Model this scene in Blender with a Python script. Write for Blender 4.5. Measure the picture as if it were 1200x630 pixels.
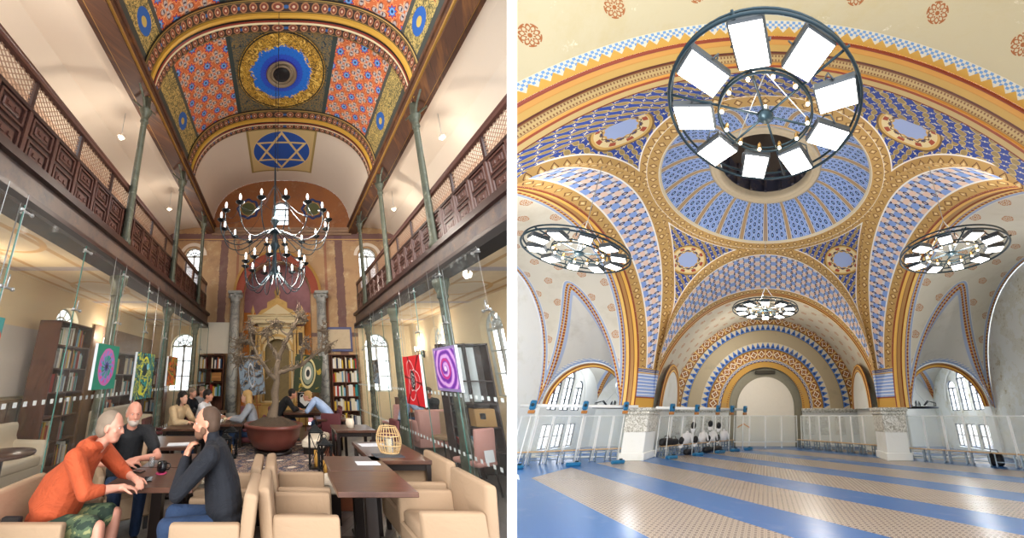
import bpy, bmesh, math, random
import numpy as np
from math import sin, cos, pi, radians, sqrt
random.seed(7)
for o in list(bpy.data.objects): bpy.data.objects.remove(o)
SC = bpy.context.scene
COL = SC.collection

# ------------------------------------------------------------------ camera, sky, exposure
EYE = 1.7
FPX = 382.0
PITCH = radians(18.1)
cam = bpy.data.cameras.new('camera'); cam.sensor_width = 36.0; cam.lens = FPX / 1200 * 36
cam.clip_start = .05; cam.clip_end = 300
camo = bpy.data.objects.new('camera', cam); COL.objects.link(camo)
camo.location = (0, 0, EYE); camo.rotation_euler = (pi / 2 + PITCH, 0, 0)
SC.camera = camo
SC.view_settings.view_transform = 'Standard'; SC.view_settings.look = 'None'
SC.view_settings.gamma = 1; SC.view_settings.use_curve_mapping = False
SC.view_settings.exposure = 0.36
W = bpy.data.worlds.new('world'); SC.world = W; W.use_nodes = True
wb = W.node_tree.nodes['Background']; wb.inputs[0].default_value = (0.93, 0.96, 1.0, 1); wb.inputs[1].default_value = 2.6
sun = bpy.data.lights.new('sun', 'SUN'); sun.energy = 1.6; sun.angle = radians(50); sun.color = (1, .93, .84)
suno = bpy.data.objects.new('sun', sun); COL.objects.link(suno); suno.rotation_euler = (radians(68), 0, radians(4))

# ------------------------------------------------------------------ the two halls
# Each hall is sheared sideways about the eye to get its own vanishing point.
# Walls, furniture and people (u across, v along, z up) all go through it.
class Hall:
    def __init__(s, pitch, depth_shear, side, name):
        p = radians(pitch); s.name = name; s.side = side
        cam = np.array([[1, 0, 0], [0, -sin(p), cos(p)], [0, cos(p), sin(p)]])       # u,v,z -> right, up, depth
        sh = np.array([[1, 0, depth_shear], [0, 1, 0], [0, 0, 1.0]])  # sideways shear growing with view depth, as a shifted lens would give
        back = np.array([[1, 0, 0], [0, -sin(PITCH), cos(PITCH)], [0, cos(PITCH), sin(PITCH)]])
        s.A = back @ sh @ cam
        s.c = np.array([0, 0, EYE]) - s.A @ np.array([0, 0, EYE])
    def P(s, p): return s.A @ np.asarray(p, float) + s.c
    def PP(s, V): return np.asarray(V, float) @ s.A.T + s.c
LH = Hall(18.1, (330 - 600) / FPX, -1, 'L')  # shear set by the image column of its vanishing point
RH = Hall(24.2, (897 - 600) / FPX, 1, 'R')  # sheared the opposite way, and tilted down to lower its horizon

# ------------------------------------------------------------------ node expressions
class X:
    def __init__(s, nt, sock): s.nt = nt; s.s = sock
    def _m(s, op, b=None, c=None, clamp=False):
        n = s.nt.nodes.new('ShaderNodeMath'); n.operation = op; n.use_clamp = clamp
        for i, q in enumerate((s, b, c)):
            if q is None: continue
            if isinstance(q, X): s.nt.links.new(q.s, n.inputs[i])
            else: n.inputs[i].default_value = q
        return X(s.nt, n.outputs[0])
    def _c(s, v):
        if isinstance(v, X): return v
        n = s.nt.nodes.new('ShaderNodeValue'); n.outputs[0].default_value = v; return X(s.nt, n.outputs[0])
    def __add__(s, o): return s._m('ADD', o)
    __radd__ = __add__
    def __sub__(s, o): return s._m('SUBTRACT', o)
    def __rsub__(s, o): return s._c(o)._m('SUBTRACT', s)
    def __mul__(s, o): return s._m('MULTIPLY', o)
    __rmul__ = __mul__
    def __truediv__(s, o): return s._m('DIVIDE', o)
    def __neg__(s): return s * -1.0
    def __lt__(s, o): return s._m('LESS_THAN', o)
    def __gt__(s, o): return s._m('GREATER_THAN', o)
    def frac(s): return s._m('FRACT')
    def floor(s): return s._m('FLOOR')
    def abs(s): return s._m('ABSOLUTE')
    def sin(s): return s._m('SINE')
    def cos(s): return s._m('COSINE')
    def sqrt(s): return s._m('SQRT')
    def mod(s, o): return s._m('FLOORED_MODULO', o)
    def min(s, o): return s._m('MINIMUM', o)
    def max(s, o): return s._m('MAXIMUM', o)
    def atan2(s, o): return s._m('ARCTAN2', o)
    def pow(s, o): return s._m('POWER', o)
    def c01(s): return (s + 0.0)._m('ADD', 0.0, clamp=True)
def hyp(a, b): return (a * a + b * b).sqrt()
def band(x, a, b): return (x > a) * (x < b)
def tri(x): return ((x.frac() - .5).abs() * 2.0)          # 1 at integers, 0 at halves

class M:
    """a node material: m.uv, m.obj, noise, over(colour, mask)"""
    def __init__(s, name, base, rough=.6, metal=0., spec=.5):
        s.m = bpy.data.materials.new(name); s.m.use_nodes = True; s.nt = s.m.node_tree
        s.b = s.nt.nodes['Principled BSDF']; s.b.inputs['Roughness'].default_value = rough
        s.b.inputs['Metallic'].default_value = metal; s.b.inputs['Specular IOR Level'].default_value = spec
        n = s.nt.nodes.new('ShaderNodeRGB'); n.outputs[0].default_value = (*base, 1); s.col = n.outputs[0]
        s._uv = None; s._o = None
    def _sep(s, sock):
        n = s.nt.nodes.new('ShaderNodeSeparateXYZ'); s.nt.links.new(sock, n.inputs[0]); return [X(s.nt, n.outputs[i]) for i in range(3)]
    @property
    def uv(s):
        if not s._uv:
            n = s.nt.nodes.new('ShaderNodeUVMap'); n.uv_map = 'UVMap'; s._uv = s._sep(n.outputs[0])[:2]
        return s._uv
    @property
    def obj(s):
        if not s._o:
            n = s.nt.nodes.new('ShaderNodeTexCoord'); s._os = n.outputs['Object']; s._o = s._sep(n.outputs['Object'])
        return s._o
    def attr(s, name):
        n = s.nt.nodes.new('ShaderNodeAttribute'); n.attribute_name = name; return X(s.nt, n.outputs['Fac'])
    def vec(s, x, y, z=0.):
        n = s.nt.nodes.new('ShaderNodeCombineXYZ')
        for i, q in enumerate((x, y, z)):
            if isinstance(q, X): s.nt.links.new(q.s, n.inputs[i])
            else: n.inputs[i].default_value = q
        return n.outputs[0]
    def noise(s, scale, detail=4., vec=None, rough=.6, dist=0.):
        if vec is None: s.obj; vec = s._os
        n = s.nt.nodes.new('ShaderNodeTexNoise'); n.inputs['Scale'].default_value = scale; n.inputs['Detail'].default_value = detail
        n.inputs['Roughness'].default_value = rough; n.inputs['Distortion'].default_value = dist
        s.nt.links.new(vec, n.inputs['Vector']); return X(s.nt, n.outputs['Fac'])
    def over(s, col, mask):
        n = s.nt.nodes.new('ShaderNodeMix'); n.data_type = 'RGBA'; n.clamp_factor = True
        if isinstance(mask, X): s.nt.links.new(mask.s, n.inputs[0])
        else: n.inputs[0].default_value = mask
        s.nt.links.new(s.col, n.inputs[6])
        if isinstance(col, tuple): n.inputs[7].default_value = (*col, 1)
        else: s.nt.links.new(col, n.inputs[7])
        s.col = n.outputs[2]; return s
    def ramp(s, x, stops):
        n = s.nt.nodes.new('ShaderNodeValToRGB'); s.nt.links.new(x.s, n.inputs[0]); e = n.color_ramp.elements
        while len(e) < len(stops): e.new(.5)
        for el, (p, c) in zip(e, stops): el.position = p; el.color = (*c, 1)
        return n.outputs[0]
    def bump(s, h, dist=.01, strength=.6):
        n = s.nt.nodes.new('ShaderNodeBump'); n.inputs['Distance'].default_value = dist; n.inputs['Strength'].default_value = strength
        s.nt.links.new(h.s, n.inputs['Height']); s.nt.links.new(n.outputs[0], s.b.inputs['Normal']); return s
    def done(s):
        s.nt.links.new(s.col, s.b.inputs['Base Color']); return s.m
def hexc(h):
    h = h.lstrip('#'); r = [int(h[i:i + 2], 16) / 255 for i in (0, 2, 4)]
    return tuple(c / 12.92 if c <= .04045 else ((c + .055) / 1.055) ** 2.4 for c in r)
def plain(name, hx, rough=.6, metal=0., var=.15, scale=6., bump=0., spec=.5, dark=None):
    c = hexc(hx); m = M(name, c, rough, metal, spec)
    n = m.noise(scale, 5.)
    m.over(dark and hexc(dark) or tuple(q * .6 for q in c), (n - .45) * (var * 4))
    if bump: m.bump(m.noise(scale * 6, 3.), bump)
    return m.done()
def glow(name, col, strength):
    m = bpy.data.materials.new(name); m.use_nodes = True; b = m.node_tree.nodes['Principled BSDF']
    b.inputs['Base Color'].default_value = (*col, 1); b.inputs['Emission Color'].default_value = (*col, 1); b.inputs['Emission Strength'].default_value = strength
    return m
def glassmat(name, tint=(1, 1, 1), refl=.08, haze=0.0):
    m = bpy.data.materials.new(name); m.use_nodes = True; nt = m.node_tree; nt.nodes.clear()
    o = nt.nodes.new('ShaderNodeOutputMaterial'); t = nt.nodes.new('ShaderNodeBsdfTransparent'); t.inputs[0].default_value = (*tint, 1)
    g = nt.nodes.new('ShaderNodeBsdfGlossy'); g.inputs['Roughness'].default_value = .03
    d = nt.nodes.new('ShaderNodeBsdfDiffuse'); d.inputs[0].default_value = (.8, .85, .85, 1)
    mx = nt.nodes.new('ShaderNodeMixShader'); mx.inputs[0].default_value = refl
    nt.links.new(t.outputs[0], mx.inputs[1]); nt.links.new(g.outputs[0], mx.inputs[2])
    m2 = nt.nodes.new('ShaderNodeMixShader'); m2.inputs[0].default_value = haze
    nt.links.new(mx.outputs[0], m2.inputs[1]); nt.links.new(d.outputs[0], m2.inputs[2]); nt.links.new(m2.outputs[0], o.inputs[0])
    return m

# ------------------------------------------------------------------ mesh builder (local coordinates)
def rz(a):
    c, s = cos(a), sin(a); return np.array([[c, -s, 0], [s, c, 0], [0, 0, 1.0]])
def rx(a):
    c, s = cos(a), sin(a); return np.array([[1.0, 0, 0], [0, c, -s], [0, s, c]])
def ry(a):
    c, s = cos(a), sin(a); return np.array([[c, 0, s], [0, 1.0, 0], [-s, 0, c]])
class MB:
    def __init__(s): s.v = []; s.f = []; s.uv = []; s.sm = []; s.at = {}
    def add(s, V, F, smooth=False, uv=None):
        b = len(s.v); s.v += [tuple(map(float, p)) for p in V]
        for i, f in enumerate(F):
            s.f.append(tuple(b + q for q in f)); s.sm.append(smooth)
            if uv is not None: s.uv.append([uv[q] for q in f])
            else: s.uv.append([(V[q][0], V[q][1] + V[q][2]) for q in f])
        return s
    def box(s, c, d, R=None, bev=0., smooth=False):
        """centre, full size; bev rounds every edge with one chamfer"""
        hx, hy, hz = d[0] / 2, d[1] / 2, d[2] / 2
        if bev <= 0:
            V = [(x, y, z) for x in (-hx, hx) for y in (-hy, hy) for z in (-hz, hz)]
            F = [(0, 1, 3, 2), (4, 6, 7, 5), (0, 4, 5, 1), (2, 3, 7, 6), (0, 2, 6, 4), (1, 5, 7, 3)]
        else:
            b = min(bev, hx * .95, hy * .95, hz * .95); bm = bmesh.new(); bmesh.ops.create_cube(bm, size=1)
            for q in bm.verts: q.co = (q.co.x * 2 * hx, q.co.y * 2 * hy, q.co.z * 2 * hz)
            bmesh.ops.bevel(bm, geom=list(bm.edges), offset=b, segments=2 if smooth else 1, profile=.5, affect='EDGES')
            bm.verts.index_update(); V = [tuple(q.co) for q in bm.verts]; F = [tuple(q.index for q in f.verts) for f in bm.faces]; bm.free()
        V = np.array(V, float)
        if R is not None: V = V @ R.T
        return s.add(V + np.array(c, float), F, smooth)
    def tube(s, pts, r, n=8, cap=True, closed=False):
        pts = [np.array(p, float) for p in pts]; N = len(pts)
        rr = r if hasattr(r, '__len__') else [r] * N
        V = []; up = None
        for i, p in enumerate(pts):
            a = pts[(i - 1) % N] if (i > 0 or closed) else pts[i]; b = pts[(i + 1) % N] if (i < N - 1 or closed) else pts[i]
            t = b - a; t /= (np.linalg.norm(t) + 1e-9)
            if up is None: up = np.array([0, 0, 1.0]) if abs(t[2]) < .9 else np.array([1.0, 0, 0])
            x = np.cross(up, t); x /= (np.linalg.norm(x) + 1e-9); y = np.cross(t, x); up = y
            for k in range(n):
                a_ = 2 * pi * k / n; V.append(p + rr[i] * (cos(a_) * x + sin(a_) * y))
        F = []
        for i in range(N if closed else N - 1):
            j = (i + 1) % N
            for k in range(n): k2 = (k + 1) % n; F.append((i * n + k, i * n + k2, j * n + k2, j * n + k))
        if cap and not closed: F.append(tuple(range(n - 1, -1, -1))); F.append(tuple((N - 1) * n + k for k in range(n)))
        return s.add(V, F, n > 5)
    def lathe(s, prof, c=(0, 0, 0), n=24, R=None, smooth=True, caps=True):
        V = []; F = []; m = len(prof)
        for (r, z) in prof:
            for k in range(n): a = 2 * pi * k / n; V.append((r * cos(a), r * sin(a), z))
        for i in range(m - 1):
            for k in range(n): k2 = (k + 1) % n; F.append((i * n + k, i * n + k2, (i + 1) * n + k2, (i + 1) * n + k))
        if caps and prof[0][0] > 1e-4: F.append(tuple(range(n - 1, -1, -1)))
        if caps and prof[-1][0] > 1e-4: F.append(tuple((m - 1) * n + k for k in range(n)))
        V = np.array(V, float)
        if R is not None: V = V @ R.T
        return s.add(V + np.array(c, float), F, smooth)
    def grid(s, fn, nu, nv, uvf=None, smooth=True, attrs=None):
        """fn(a,b) -> point, a,b in 0..1"""
        V = []; UV = []; b0 = len(s.v)
        for j in range(nv + 1):
            for i in range(nu + 1):
                a, b = i / nu, j / nv; V.append(fn(a, b)); UV.append(uvf(a, b) if uvf else (a, b))
                if attrs:
                    for k, g in attrs.items(): s.at.setdefault(k, {})[b0 + len(V) - 1] = g(a, b)
        F = [(j * (nu + 1) + i, j * (nu + 1) + i + 1, (j + 1) * (nu + 1) + i + 1, (j + 1) * (nu + 1) + i) for j in range(nv) for i in range(nu)]
        return s.add(V, F, smooth, UV)
    def prism(s, poly, d, axis=1, off=0., smooth=False):
        """extrude a 2D polygon; axis = extrusion axis, poly in the other two (in order)"""
        n = len(poly); V = []
        for q in (off, off + d):
            for a, b in poly:
                V.append({0: (q, a, b), 1: (a, q, b), 2: (a, b, q)}[axis])
        F = [tuple(range(n)), tuple(range(2 * n - 1, n - 1, -1))] + [(i, n + i, n + (i + 1) % n, (i + 1) % n) for i in range(n)]
        return s.add(V, F, smooth)
    def ball(s, c, r, n=12, m=8, R=None):
        r = r if hasattr(r, '__len__') else (r, r, r)
        V = []; F = []
        for j in range(m + 1):
            t = pi * j / m
            for k in range(n): a = 2 * pi * k / n; V.append((r[0] * sin(t) * cos(a), r[1] * sin(t) * sin(a), r[2] * cos(t)))
        for j in range(m):
            for k in range(n): k2 = (k + 1) % n; F.append((j * n + k, (j + 1) * n + k, (j + 1) * n + k2, j * n + k2))
        V = np.array(V, float)
        if R is not None: V = V @ R.T
        return s.add(V + np.array(c, float), F, True)
    def xf(s, R=None, t=(0, 0, 0)):
        V = np.array(s.v, float)
        if R is not None: V = V @ np.asarray(R).T
        s.v = [tuple(p) for p in V + np.array(t, float)]; return s
    def join(s, o):
        b = len(s.v); s.v += o.v; s.f += [tuple(b + q for q in f) for f in o.f]; s.uv += o.uv; s.sm += o.sm; return s

def link_mesh(name, mb, mat, hall, base=(0, 0, 0), R=None, parent=None, clip=False, pbase=None):
    """mesh coordinates local to `base` (unsheared hall coordinates) -> a sheared site object"""
    V = np.array(mb.v, float)
    if R is not None: V = V @ np.asarray(R).T
    V = V @ hall.A.T
    me = bpy.data.meshes.new(name); me.from_pydata([tuple(p) for p in V], [], mb.f)
    uvl = me.uv_layers.new(name='UVMap'); flat = [c for f in mb.uv for q in f for c in (float(q[0]), float(q[1]))]
    uvl.data.foreach_set('uv', flat); me.polygons.foreach_set('use_smooth', mb.sm)
    for k, d in mb.at.items():
        a = me.attributes.new(k, 'FLOAT', 'POINT')
        for i, val in d.items(): a.data[i].value = val
    if isinstance(mat, (list, tuple)):
        for q in mat: me.materials.append(q)
    elif mat: me.materials.append(mat)
    o = bpy.data.objects.new(name, me); COL.objects.link(o)
    loc = hall.P(base)
    if parent is None: o.location = loc
    else: o.parent = parent
    if clip:
        bm = bmesh.new(); bm.from_mesh(me); x0 = hall.side * .02 - (loc[0] if parent is None else hall.P(pbase)[0])
        bmesh.ops.bisect_plane(bm, geom=bm.verts[:] + bm.edges[:] + bm.faces[:], plane_co=(x0, 0, 0), plane_no=(-hall.side, 0, 0), clear_outer=True)
        bm.to_mesh(me); bm.free()
    me.update()
    return o
def struct(name, mb, mat, hall, clip=True):
    o = link_mesh(name, mb, mat, hall, clip=clip); o['kind'] = 'structure'; return o

class T:
    """one thing: an Empty at its base that parents its parts"""
    def __init__(s, hall, name, label, cat, loc, rot=0., group=None, kind=None, R=None):
        s.h = hall; s.loc = tuple(loc); s.R = rz(rot) if R is None else R
        s.e = bpy.data.objects.new(name, None); COL.objects.link(s.e); s.e.location = hall.P(loc); s.e.empty_display_size = .1
        s.e['label'] = label; s.e['category'] = cat
        if group: s.e['group'] = group
        if kind: s.e['kind'] = kind
    def part(s, name, mb, mat, parent=None, label=None, clip=False):
        o = link_mesh(name, mb, mat, s.h, s.loc, s.R, parent or s.e, clip, s.loc)
        if label: o['label'] = label
        return o
def solo(hall, name, mb, mat, label, cat, loc, rot=0., group=None, R=None, clip=False, kind=None):
    o = link_mesh(name, mb, mat, hall, loc, rz(rot) if R is None else R, None, clip)
    o['label'] = label; o['category'] = cat
    if group: o['group'] = group
    if kind: o['kind'] = kind
    return o
def dup_tree(root, dloc_world, label=None, group=None, name=None):
    r = root.copy(); COL.objects.link(r); r.location = dloc_world
    if name: r.name = name
    if label: r['label'] = label
    if group: r['group'] = group
    for ch in list(root.children):
        c = ch.copy(); COL.objects.link(c); c.parent = r
        for g in list(ch.children):
            d = g.copy(); COL.objects.link(d); d.parent = c
    return r
ORD = ['first', 'second', 'third', 'fourth', 'fifth', 'sixth', 'seventh', 'eighth', 'ninth', 'tenth', 'eleventh', 'twelfth', 'thirteenth', 'fourteenth', 'fifteenth', 'sixteenth', 'seventeenth', 'eighteenth', 'nineteenth', 'twentieth']
# ================================================================== LEFT HALL: shell
from mathutils import Vector
from mathutils.geometry import tessellate_polygon
def arch_poly(c, w, z0, zs, rise=None, n=14):
    """outline of an arched opening: centre c, half width w, sill z0, springing zs"""
    rise = w if rise is None else rise
    return [(c - w, z0), (c + w, z0)] + [(c + w * cos(pi * k / n), zs + rise * sin(pi * k / n)) for k in range(n + 1)]
def holed(mb, outer, holes, place, depth=0.):
    """a flat wall with holes; place(a, b, d) -> point; reveals run to `depth`"""
    pts = [Vector((a, b, 0)) for a, b in outer]; polys = [pts] + [[Vector((a, b, 0)) for a, b in h] for h in holes]
    tris = tessellate_polygon(polys); flat = [p for q in polys for p in q]
    mb.add([place(p.x, p.y, 0) for p in flat], [tuple(t) for t in tris], False, [(p.x, p.y) for p in flat])
    if depth:
        for h in holes:
            n = len(h); V = [place(a, b, 0) for a, b in h] + [place(a, b, depth) for a, b in h]
            mb.add(V, [(i, (i + 1) % n, n + (i + 1) % n, n + i) for i in range(n)], False, [(a, b) for a, b in h] * 2)
    return mb
def rect(a0, a1, b0, b1): return [(a0, b0), (a1, b0), (a1, b1), (a0, b1)]

# ---- materials
def wall_plaster(name, base, blotch, scale=.9, amt=2.2, rough=.85):
    m = M(name, hexc(base), rough); m.over(hexc(blotch), (m.noise(scale, 7., rough=.65) - .48) * amt); m.bump(m.noise(14., 4.), .01, .3); return m.done()
mFresco = M('fresco_wall', hexc('b8946c'), .8)
_n = mFresco.noise(.9, 8., rough=.7); mFresco.over(hexc('7d5a50'), (_n - .5) * 3.4); mFresco.over(hexc('e0cba2'), (mFresco.noise(1.6, 8., rough=.75) - .52) * 3.5)
_u, _v = mFresco.uv; _f = mFresco.noise(5., 6., rough=.8) * .22
_e = (_u.abs() - 2.45 + _f).abs(); mFresco.over(hexc('5a3947'), (_e < .16) * .75); mFresco.over(hexc('6b4a55'), band(_v + _f, 7.12, 7.45) * .8)
mFresco.over(hexc('c99f62'), band(_v, 7.05, 7.1)); mFresco.over(hexc('8e4b3e'), ((_u.abs() - 1.78).abs() < .05) * (_v < 7) * .6)
mFresco.over(hexc('584047'), band(_v + _f * .5, 3.15, 3.3) * .8)
mFresco.bump(_n, .02, .3); mFresco = mFresco.done()
mLun = M('lunette_wall', hexc('9c6238'), .8); mLun.over(hexc('6f4636'), (mLun.noise(1.3, 8., rough=.75) - .45) * 2.5); mLun.over(hexc('d3a574'), (mLun.noise(2.6, 8., rough=.7) - .56) * 3)
_u, _v = mLun.uv
_dx = (_u + .05).abs() - 1.38; _dy = _v - 8.5; _r = hyp(_dx, _dy); _a = _dy.atan2(_dx)
mLun.over(hexc('2b3c6e'), ((_r - .42 - (_a * 8.).cos() * .03).abs() < .055)); mLun.over(hexc('5f6340'), _r < .3); mLun.over(hexc('b8975a'), (_r - .31).abs() < .02)
mLun = mLun.done()
mCream = plain('cream_vault_paint', 'e8d9c6', .9, var=.04, scale=1.2)
mPink = wall_plaster('aisle_plaster', 'f2dcb4', 'e0bd8e', .5, 1.6)
mGalWall = wall_plaster('gallery_plaster', 'd9b9a0', 'b98a76', .8, 1.8)
mAisleCeil = M('aisle_painted_ceiling', hexc('dcc7a2'), .8); _u, _v = mAisleCeil.uv
mAisleCeil.over(hexc('b9a28e'), (mAisleCeil.noise(1.2, 7.) - .45) * 2)
for _w in (.42, .8): mAisleCeil.over(hexc('b98f5c'), ((_u.abs() - _w).abs() < .05) * .8)
_q = (_v / 2.75).frac() - .5; _r = hyp(_q * 2.75, _u); mAisleCeil.over(hexc('caa06c'), ((_r - .55).abs() < .04)); mAisleCeil.over(hexc('8f8fa6'), (_q.abs() > .46) * .6)
mAisleCeil = mAisleCeil.done()
mFloorL = M('grey_brown_boards', hexc('6f6864'), .3)
_x, _y, _z = mFloorL.obj; _pl = (_x * 7.).floor(); _n = mFloorL.noise(1., 5., vec=mFloorL.vec(_x * 7, _y * 1.1, 0))
mFloorL.over(hexc('403c3c'), (_n - .45) * 2.6); mFloorL.over(hexc('958e89'), ((_pl * 12.9898).sin() * 437.58).frac() * .45); mFloorL.over(hexc('2f2b2a'), ((_x * 7.).frac() < .035))
mFloorL = mFloorL.done()
mBeam = M('old_beam_wood', hexc('553625'), .6); _x, _y, _z = mBeam.obj; mBeam.over(hexc('94602f'), (mBeam.noise(1.4, 7., vec=mBeam.vec(_x * 4, _y * .5, _z * 4)) - .5) * 3.5); mBeam.over(hexc('241712'), (mBeam.noise(2., 7., vec=mBeam.vec(_x * 9, _y * .7, _z * 9)) - .56) * 5); mBeam = mBeam.done()
mFascia = M('marbled_fascia', hexc('6c5b52'), .5); mFascia.over(hexc('39404a'), (mFascia.noise(3., 8., rough=.75) - .48) * 4); mFascia.over(hexc('a9764e'), (mFascia.noise(4.5, 8., rough=.8) - .58) * 5); mFascia = mFascia.done()
mDark = plain('dark_walnut', '3a2420', .38, var=.2, scale=5.)
mDark2 = plain('dark_walnut_raised', '5a3a32', .35, var=.2, scale=5.)
mIronG = plain('green_iron', '55604f', .45, .35, .25, 5., bump=.004)
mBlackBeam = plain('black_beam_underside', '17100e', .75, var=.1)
mGoldTrim = plain('gilded_trim', 'b58a45', .4, .3, .2, 8.)
mBlackIron = plain('black_iron', '1b1f22', .4, .6, .1)

# painted bay: stars and flowers
mStar = M('star_pattern_ceiling', hexc('d2703f'), .7); _u, _v = mStar.uv
_c = .5; _a1 = _u / _c; _b1 = _v / _c
_p = (_a1 + _b1 * .35); _q = (_b1 - _a1 * .35)
def _cell(m, p, q, ox, oy):
    fx = (p + ox).frac() - .5; fy = (q + oy).frac() - .5; return hyp(fx, fy), fy.atan2(fx)
_r, _a = _cell(mStar, _p, _q, .5, .5)
mStar.over(hexc('e8b58c'), band(_r - (_a * 4.).cos().abs() * .2, .02, .2)); 
_pet = (_a * 2. + .6).cos().abs(); mStar.over(hexc('c2b8b4'), (_r < _pet * .4) * (_r > .07)); mStar.over(hexc('8f4a33'), (((_r - _pet * .4).abs()) < .03)); mStar.over(hexc('4d3a45'), ((_r - .2).abs() < .035) * (_pet > .75))
_r, _a = _cell(mStar, _p, _q, 0., 0.)
_s8 = (_a * 8.).cos() * .05
mStar.over(hexc('c8452a'), _r < (_s8 * 1.6 + .3)); mStar.over(hexc('f0a36b'), ((_r - .29 - _s8).abs() < .02)); mStar.over(hexc('2c6fc4'), _r < (_s8 + .19)); mStar.over(hexc('7bb0e0'), ((_r - .11).abs() < .03)); mStar.over(hexc('20355e'), _r < .05)
_w = mStar.noise(3., 6.); mStar.over(hexc('8a5540'), (_w - .55) * 2.)
# yellow border and medallion square inside the same plaster
_s = _u.abs()
_yb = band(_s, 3.0, 3.7); mStar.over(hexc('cdb268'), _yb)
_vx = mStar.noise(7., 7., dist=2.2); mStar.over(hexc('5d5a3c'), _yb * ((_vx - .5).abs() < .045)); mStar.over(hexc('9a4a34'), _yb * (_vx > .68)); _r2 = hyp((_s - 3.35) * 1.2, _v - 7.4); mStar.over(hexc('2b62b0'), (_r2 < .26)); mStar.over(hexc('c8b060'), (_r2 < .1))
mStar.over(hexc('4c4f49'), (((_s - 3.0).abs() < .05))); mStar.over(hexc('3f453f'), _s > 3.7)
_mid = _s < 1.36; mStar.over(hexc('4a5350'), _mid); _vx = mStar.noise(6., 5., dist=2.8); mStar.over(hexc('8e7440'), _mid * ((_vx - .5).abs() < .04)); mStar.over(hexc('22303c'), _mid * (_vx > .6)); mStar.over(hexc('33403e'), ((_s - 1.36).abs() < .06))
mStar = mStar.done()
mMed = M('blue_gold_medallion', hexc('c79a35'), .55); _u, _v = mMed.uv; _r = hyp(_u, _v); _a = _v.atan2(_u)
_vx = mMed.noise(7., 7., dist=1.6); mMed.over(hexc('5b441c'), ((_vx - .5).abs() < .03)); mMed.over(hexc('e6c363'), (_vx > .57)); mMed.over(hexc('3a3524'), (_r > 1.24)); mMed.over(hexc('1c1a16'), ((_r - 1.2).abs() < .02))
_edge = _r + (_vx - .5) * .5 + (_a * 9.).sin() * .03; _bl = _edge < .84
mMed.over(hexc('1b6fd6'), _bl); mMed.over(hexc('2b50c8'), _bl * (_r < .6)); mMed.over(hexc('3a34b4'), _r < .46)
_k = (_a * (36 / (2 * pi))); _rr = _r * 9.; _dot = hyp(((_k + (_rr.floor() * .5)).frac() - .5) * _r * 1.2, (_rr.frac() - .5) * .11); mMed.over(hexc('14204a'), _bl * (_dot < .022))
mMed.over(hexc('b3a58c'), _r < .4); mMed.over(hexc('6a5534'), ((_r - .36).abs() < .02)); mMed.over(hexc('4a3c30'), _r < .3)
mMed = mMed.done()
def ribmat(name, base, ring, dot):
    m = M(name, hexc(base), .6); u, t = m.uv; x = (u / .2).frac() - .5; y = t - .5; r = hyp(x, y * 1.0)
    m.over(hexc(ring), ((r - .33).abs() < .06)); m.over(hexc('8a3f34'), r < .24); m.over(hexc(dot), r < .12)
    m.over(hexc('1d1613'), y.abs() > .44); m.over(hexc('b09050'), ((y.abs() - .43).abs() < .02))
    x2 = (u / .8).frac() - .5; m.over(hexc('2f5f9e'), (hyp(x2 * 4., y) < .16)); return m.done()
mRibBand = ribmat('guilloche_rib_band', '3a2722', 'b07a55', 'd9c4a8')
mRibMould = M('rib_moulding_stripes', hexc('c89a3e'), .45); _u, _t = mRibMould.uv; mRibMould.over(hexc('1c1512'), band(_t, .38, .58)); mRibMould.over(hexc('8f3b2a'), band(_t, .58, .66)); mRibMould.over(hexc('e9dcb4'), band(_t, .66, .86)); mRibMould.over(hexc('3c2a1c'), _t > .93); mRibMould = mRibMould.done()
mStarPanel = M('star_panel_paint', hexc('d9bf86'), .7); _u, _v = mStarPanel.uv; _r = hyp(_u, _v)
mStarPanel.over(hexc('a99055'), ((_u.abs().max(_v.abs())) > 1.17)); mStarPanel.over(hexc('1d55b4'), _r < 1.09)
def _tri(x, y, s, w):   # outline of one triangle
    d1 = y * -1.0; d2 = x * .866 + y * .5; d3 = x * -.866 + y * .5; d = d1.max(d2).max(d3); return (d - s).abs() < w
mStarPanel.over(hexc('e9cf90'), _tri(_u, _v, .5, .045)); mStarPanel.over(hexc('e9cf90'), _tri(_u, _v * -1., .5, .045)); mStarPanel.over(hexc('e9cf90'), ((_r - 1.08).abs() < .014)); mStarPanel = mStarPanel.done()

# ---- shapes
LV = 12.5; LU = 2.9; ZB = 7.5; OU = 4.85
V0 = .6
def prof(a, dz=0.):                      # nave vault cross-section, a 0..1 left to right
    t = pi * (1 - a); c, s = cos(t), sin(t)
    return ((1 if c > 0 else -1) * abs(c) ** .8 * LU, ZB + 2.4 * max(s, 0) ** .8 - dz)
_tab = [0.]; _pv = prof(0)
for _i in range(1, 401):
    _p = prof(_i / 400); _tab.append(_tab[-1] + math.hypot(_p[0] - _pv[0], _p[1] - _pv[1])); _pv = _p
VT = _tab[-1]
def prof_s(s, dz=0.):                    # by arc length from the crown
    x = min(max(s + VT / 2, 0), VT)
    i = min(int(np.searchsorted(_tab, x)), 400); i = max(i, 1); f = (x - _tab[i - 1]) / (_tab[i] - _tab[i - 1] + 1e-9)
    return prof((i - 1 + f) / 400, dz)
def vault(mb, v0, v1, s0=-9, s1=9, nu=64, nv=6, dz=0., uvo=(0, 0)):
    s0 = max(s0, -VT / 2); s1 = min(s1, VT / 2)
    def fn(a, b):
        s = s0 + (s1 - s0) * a; p = prof_s(s, dz); return (p[0], v0 + (v1 - v0) * b, p[1])
    return mb.grid(fn, nu, nv, lambda a, b: (s0 + (s1 - s0) * a - uvo[0], v0 + (v1 - v0) * b - uvo[1]))
struct('floor', MB().grid(lambda a, b: (-5.2 + 10.6 * a, .5 + 12.6 * b, 0), 20, 20, smooth=False), mFloorL, LH)
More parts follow.
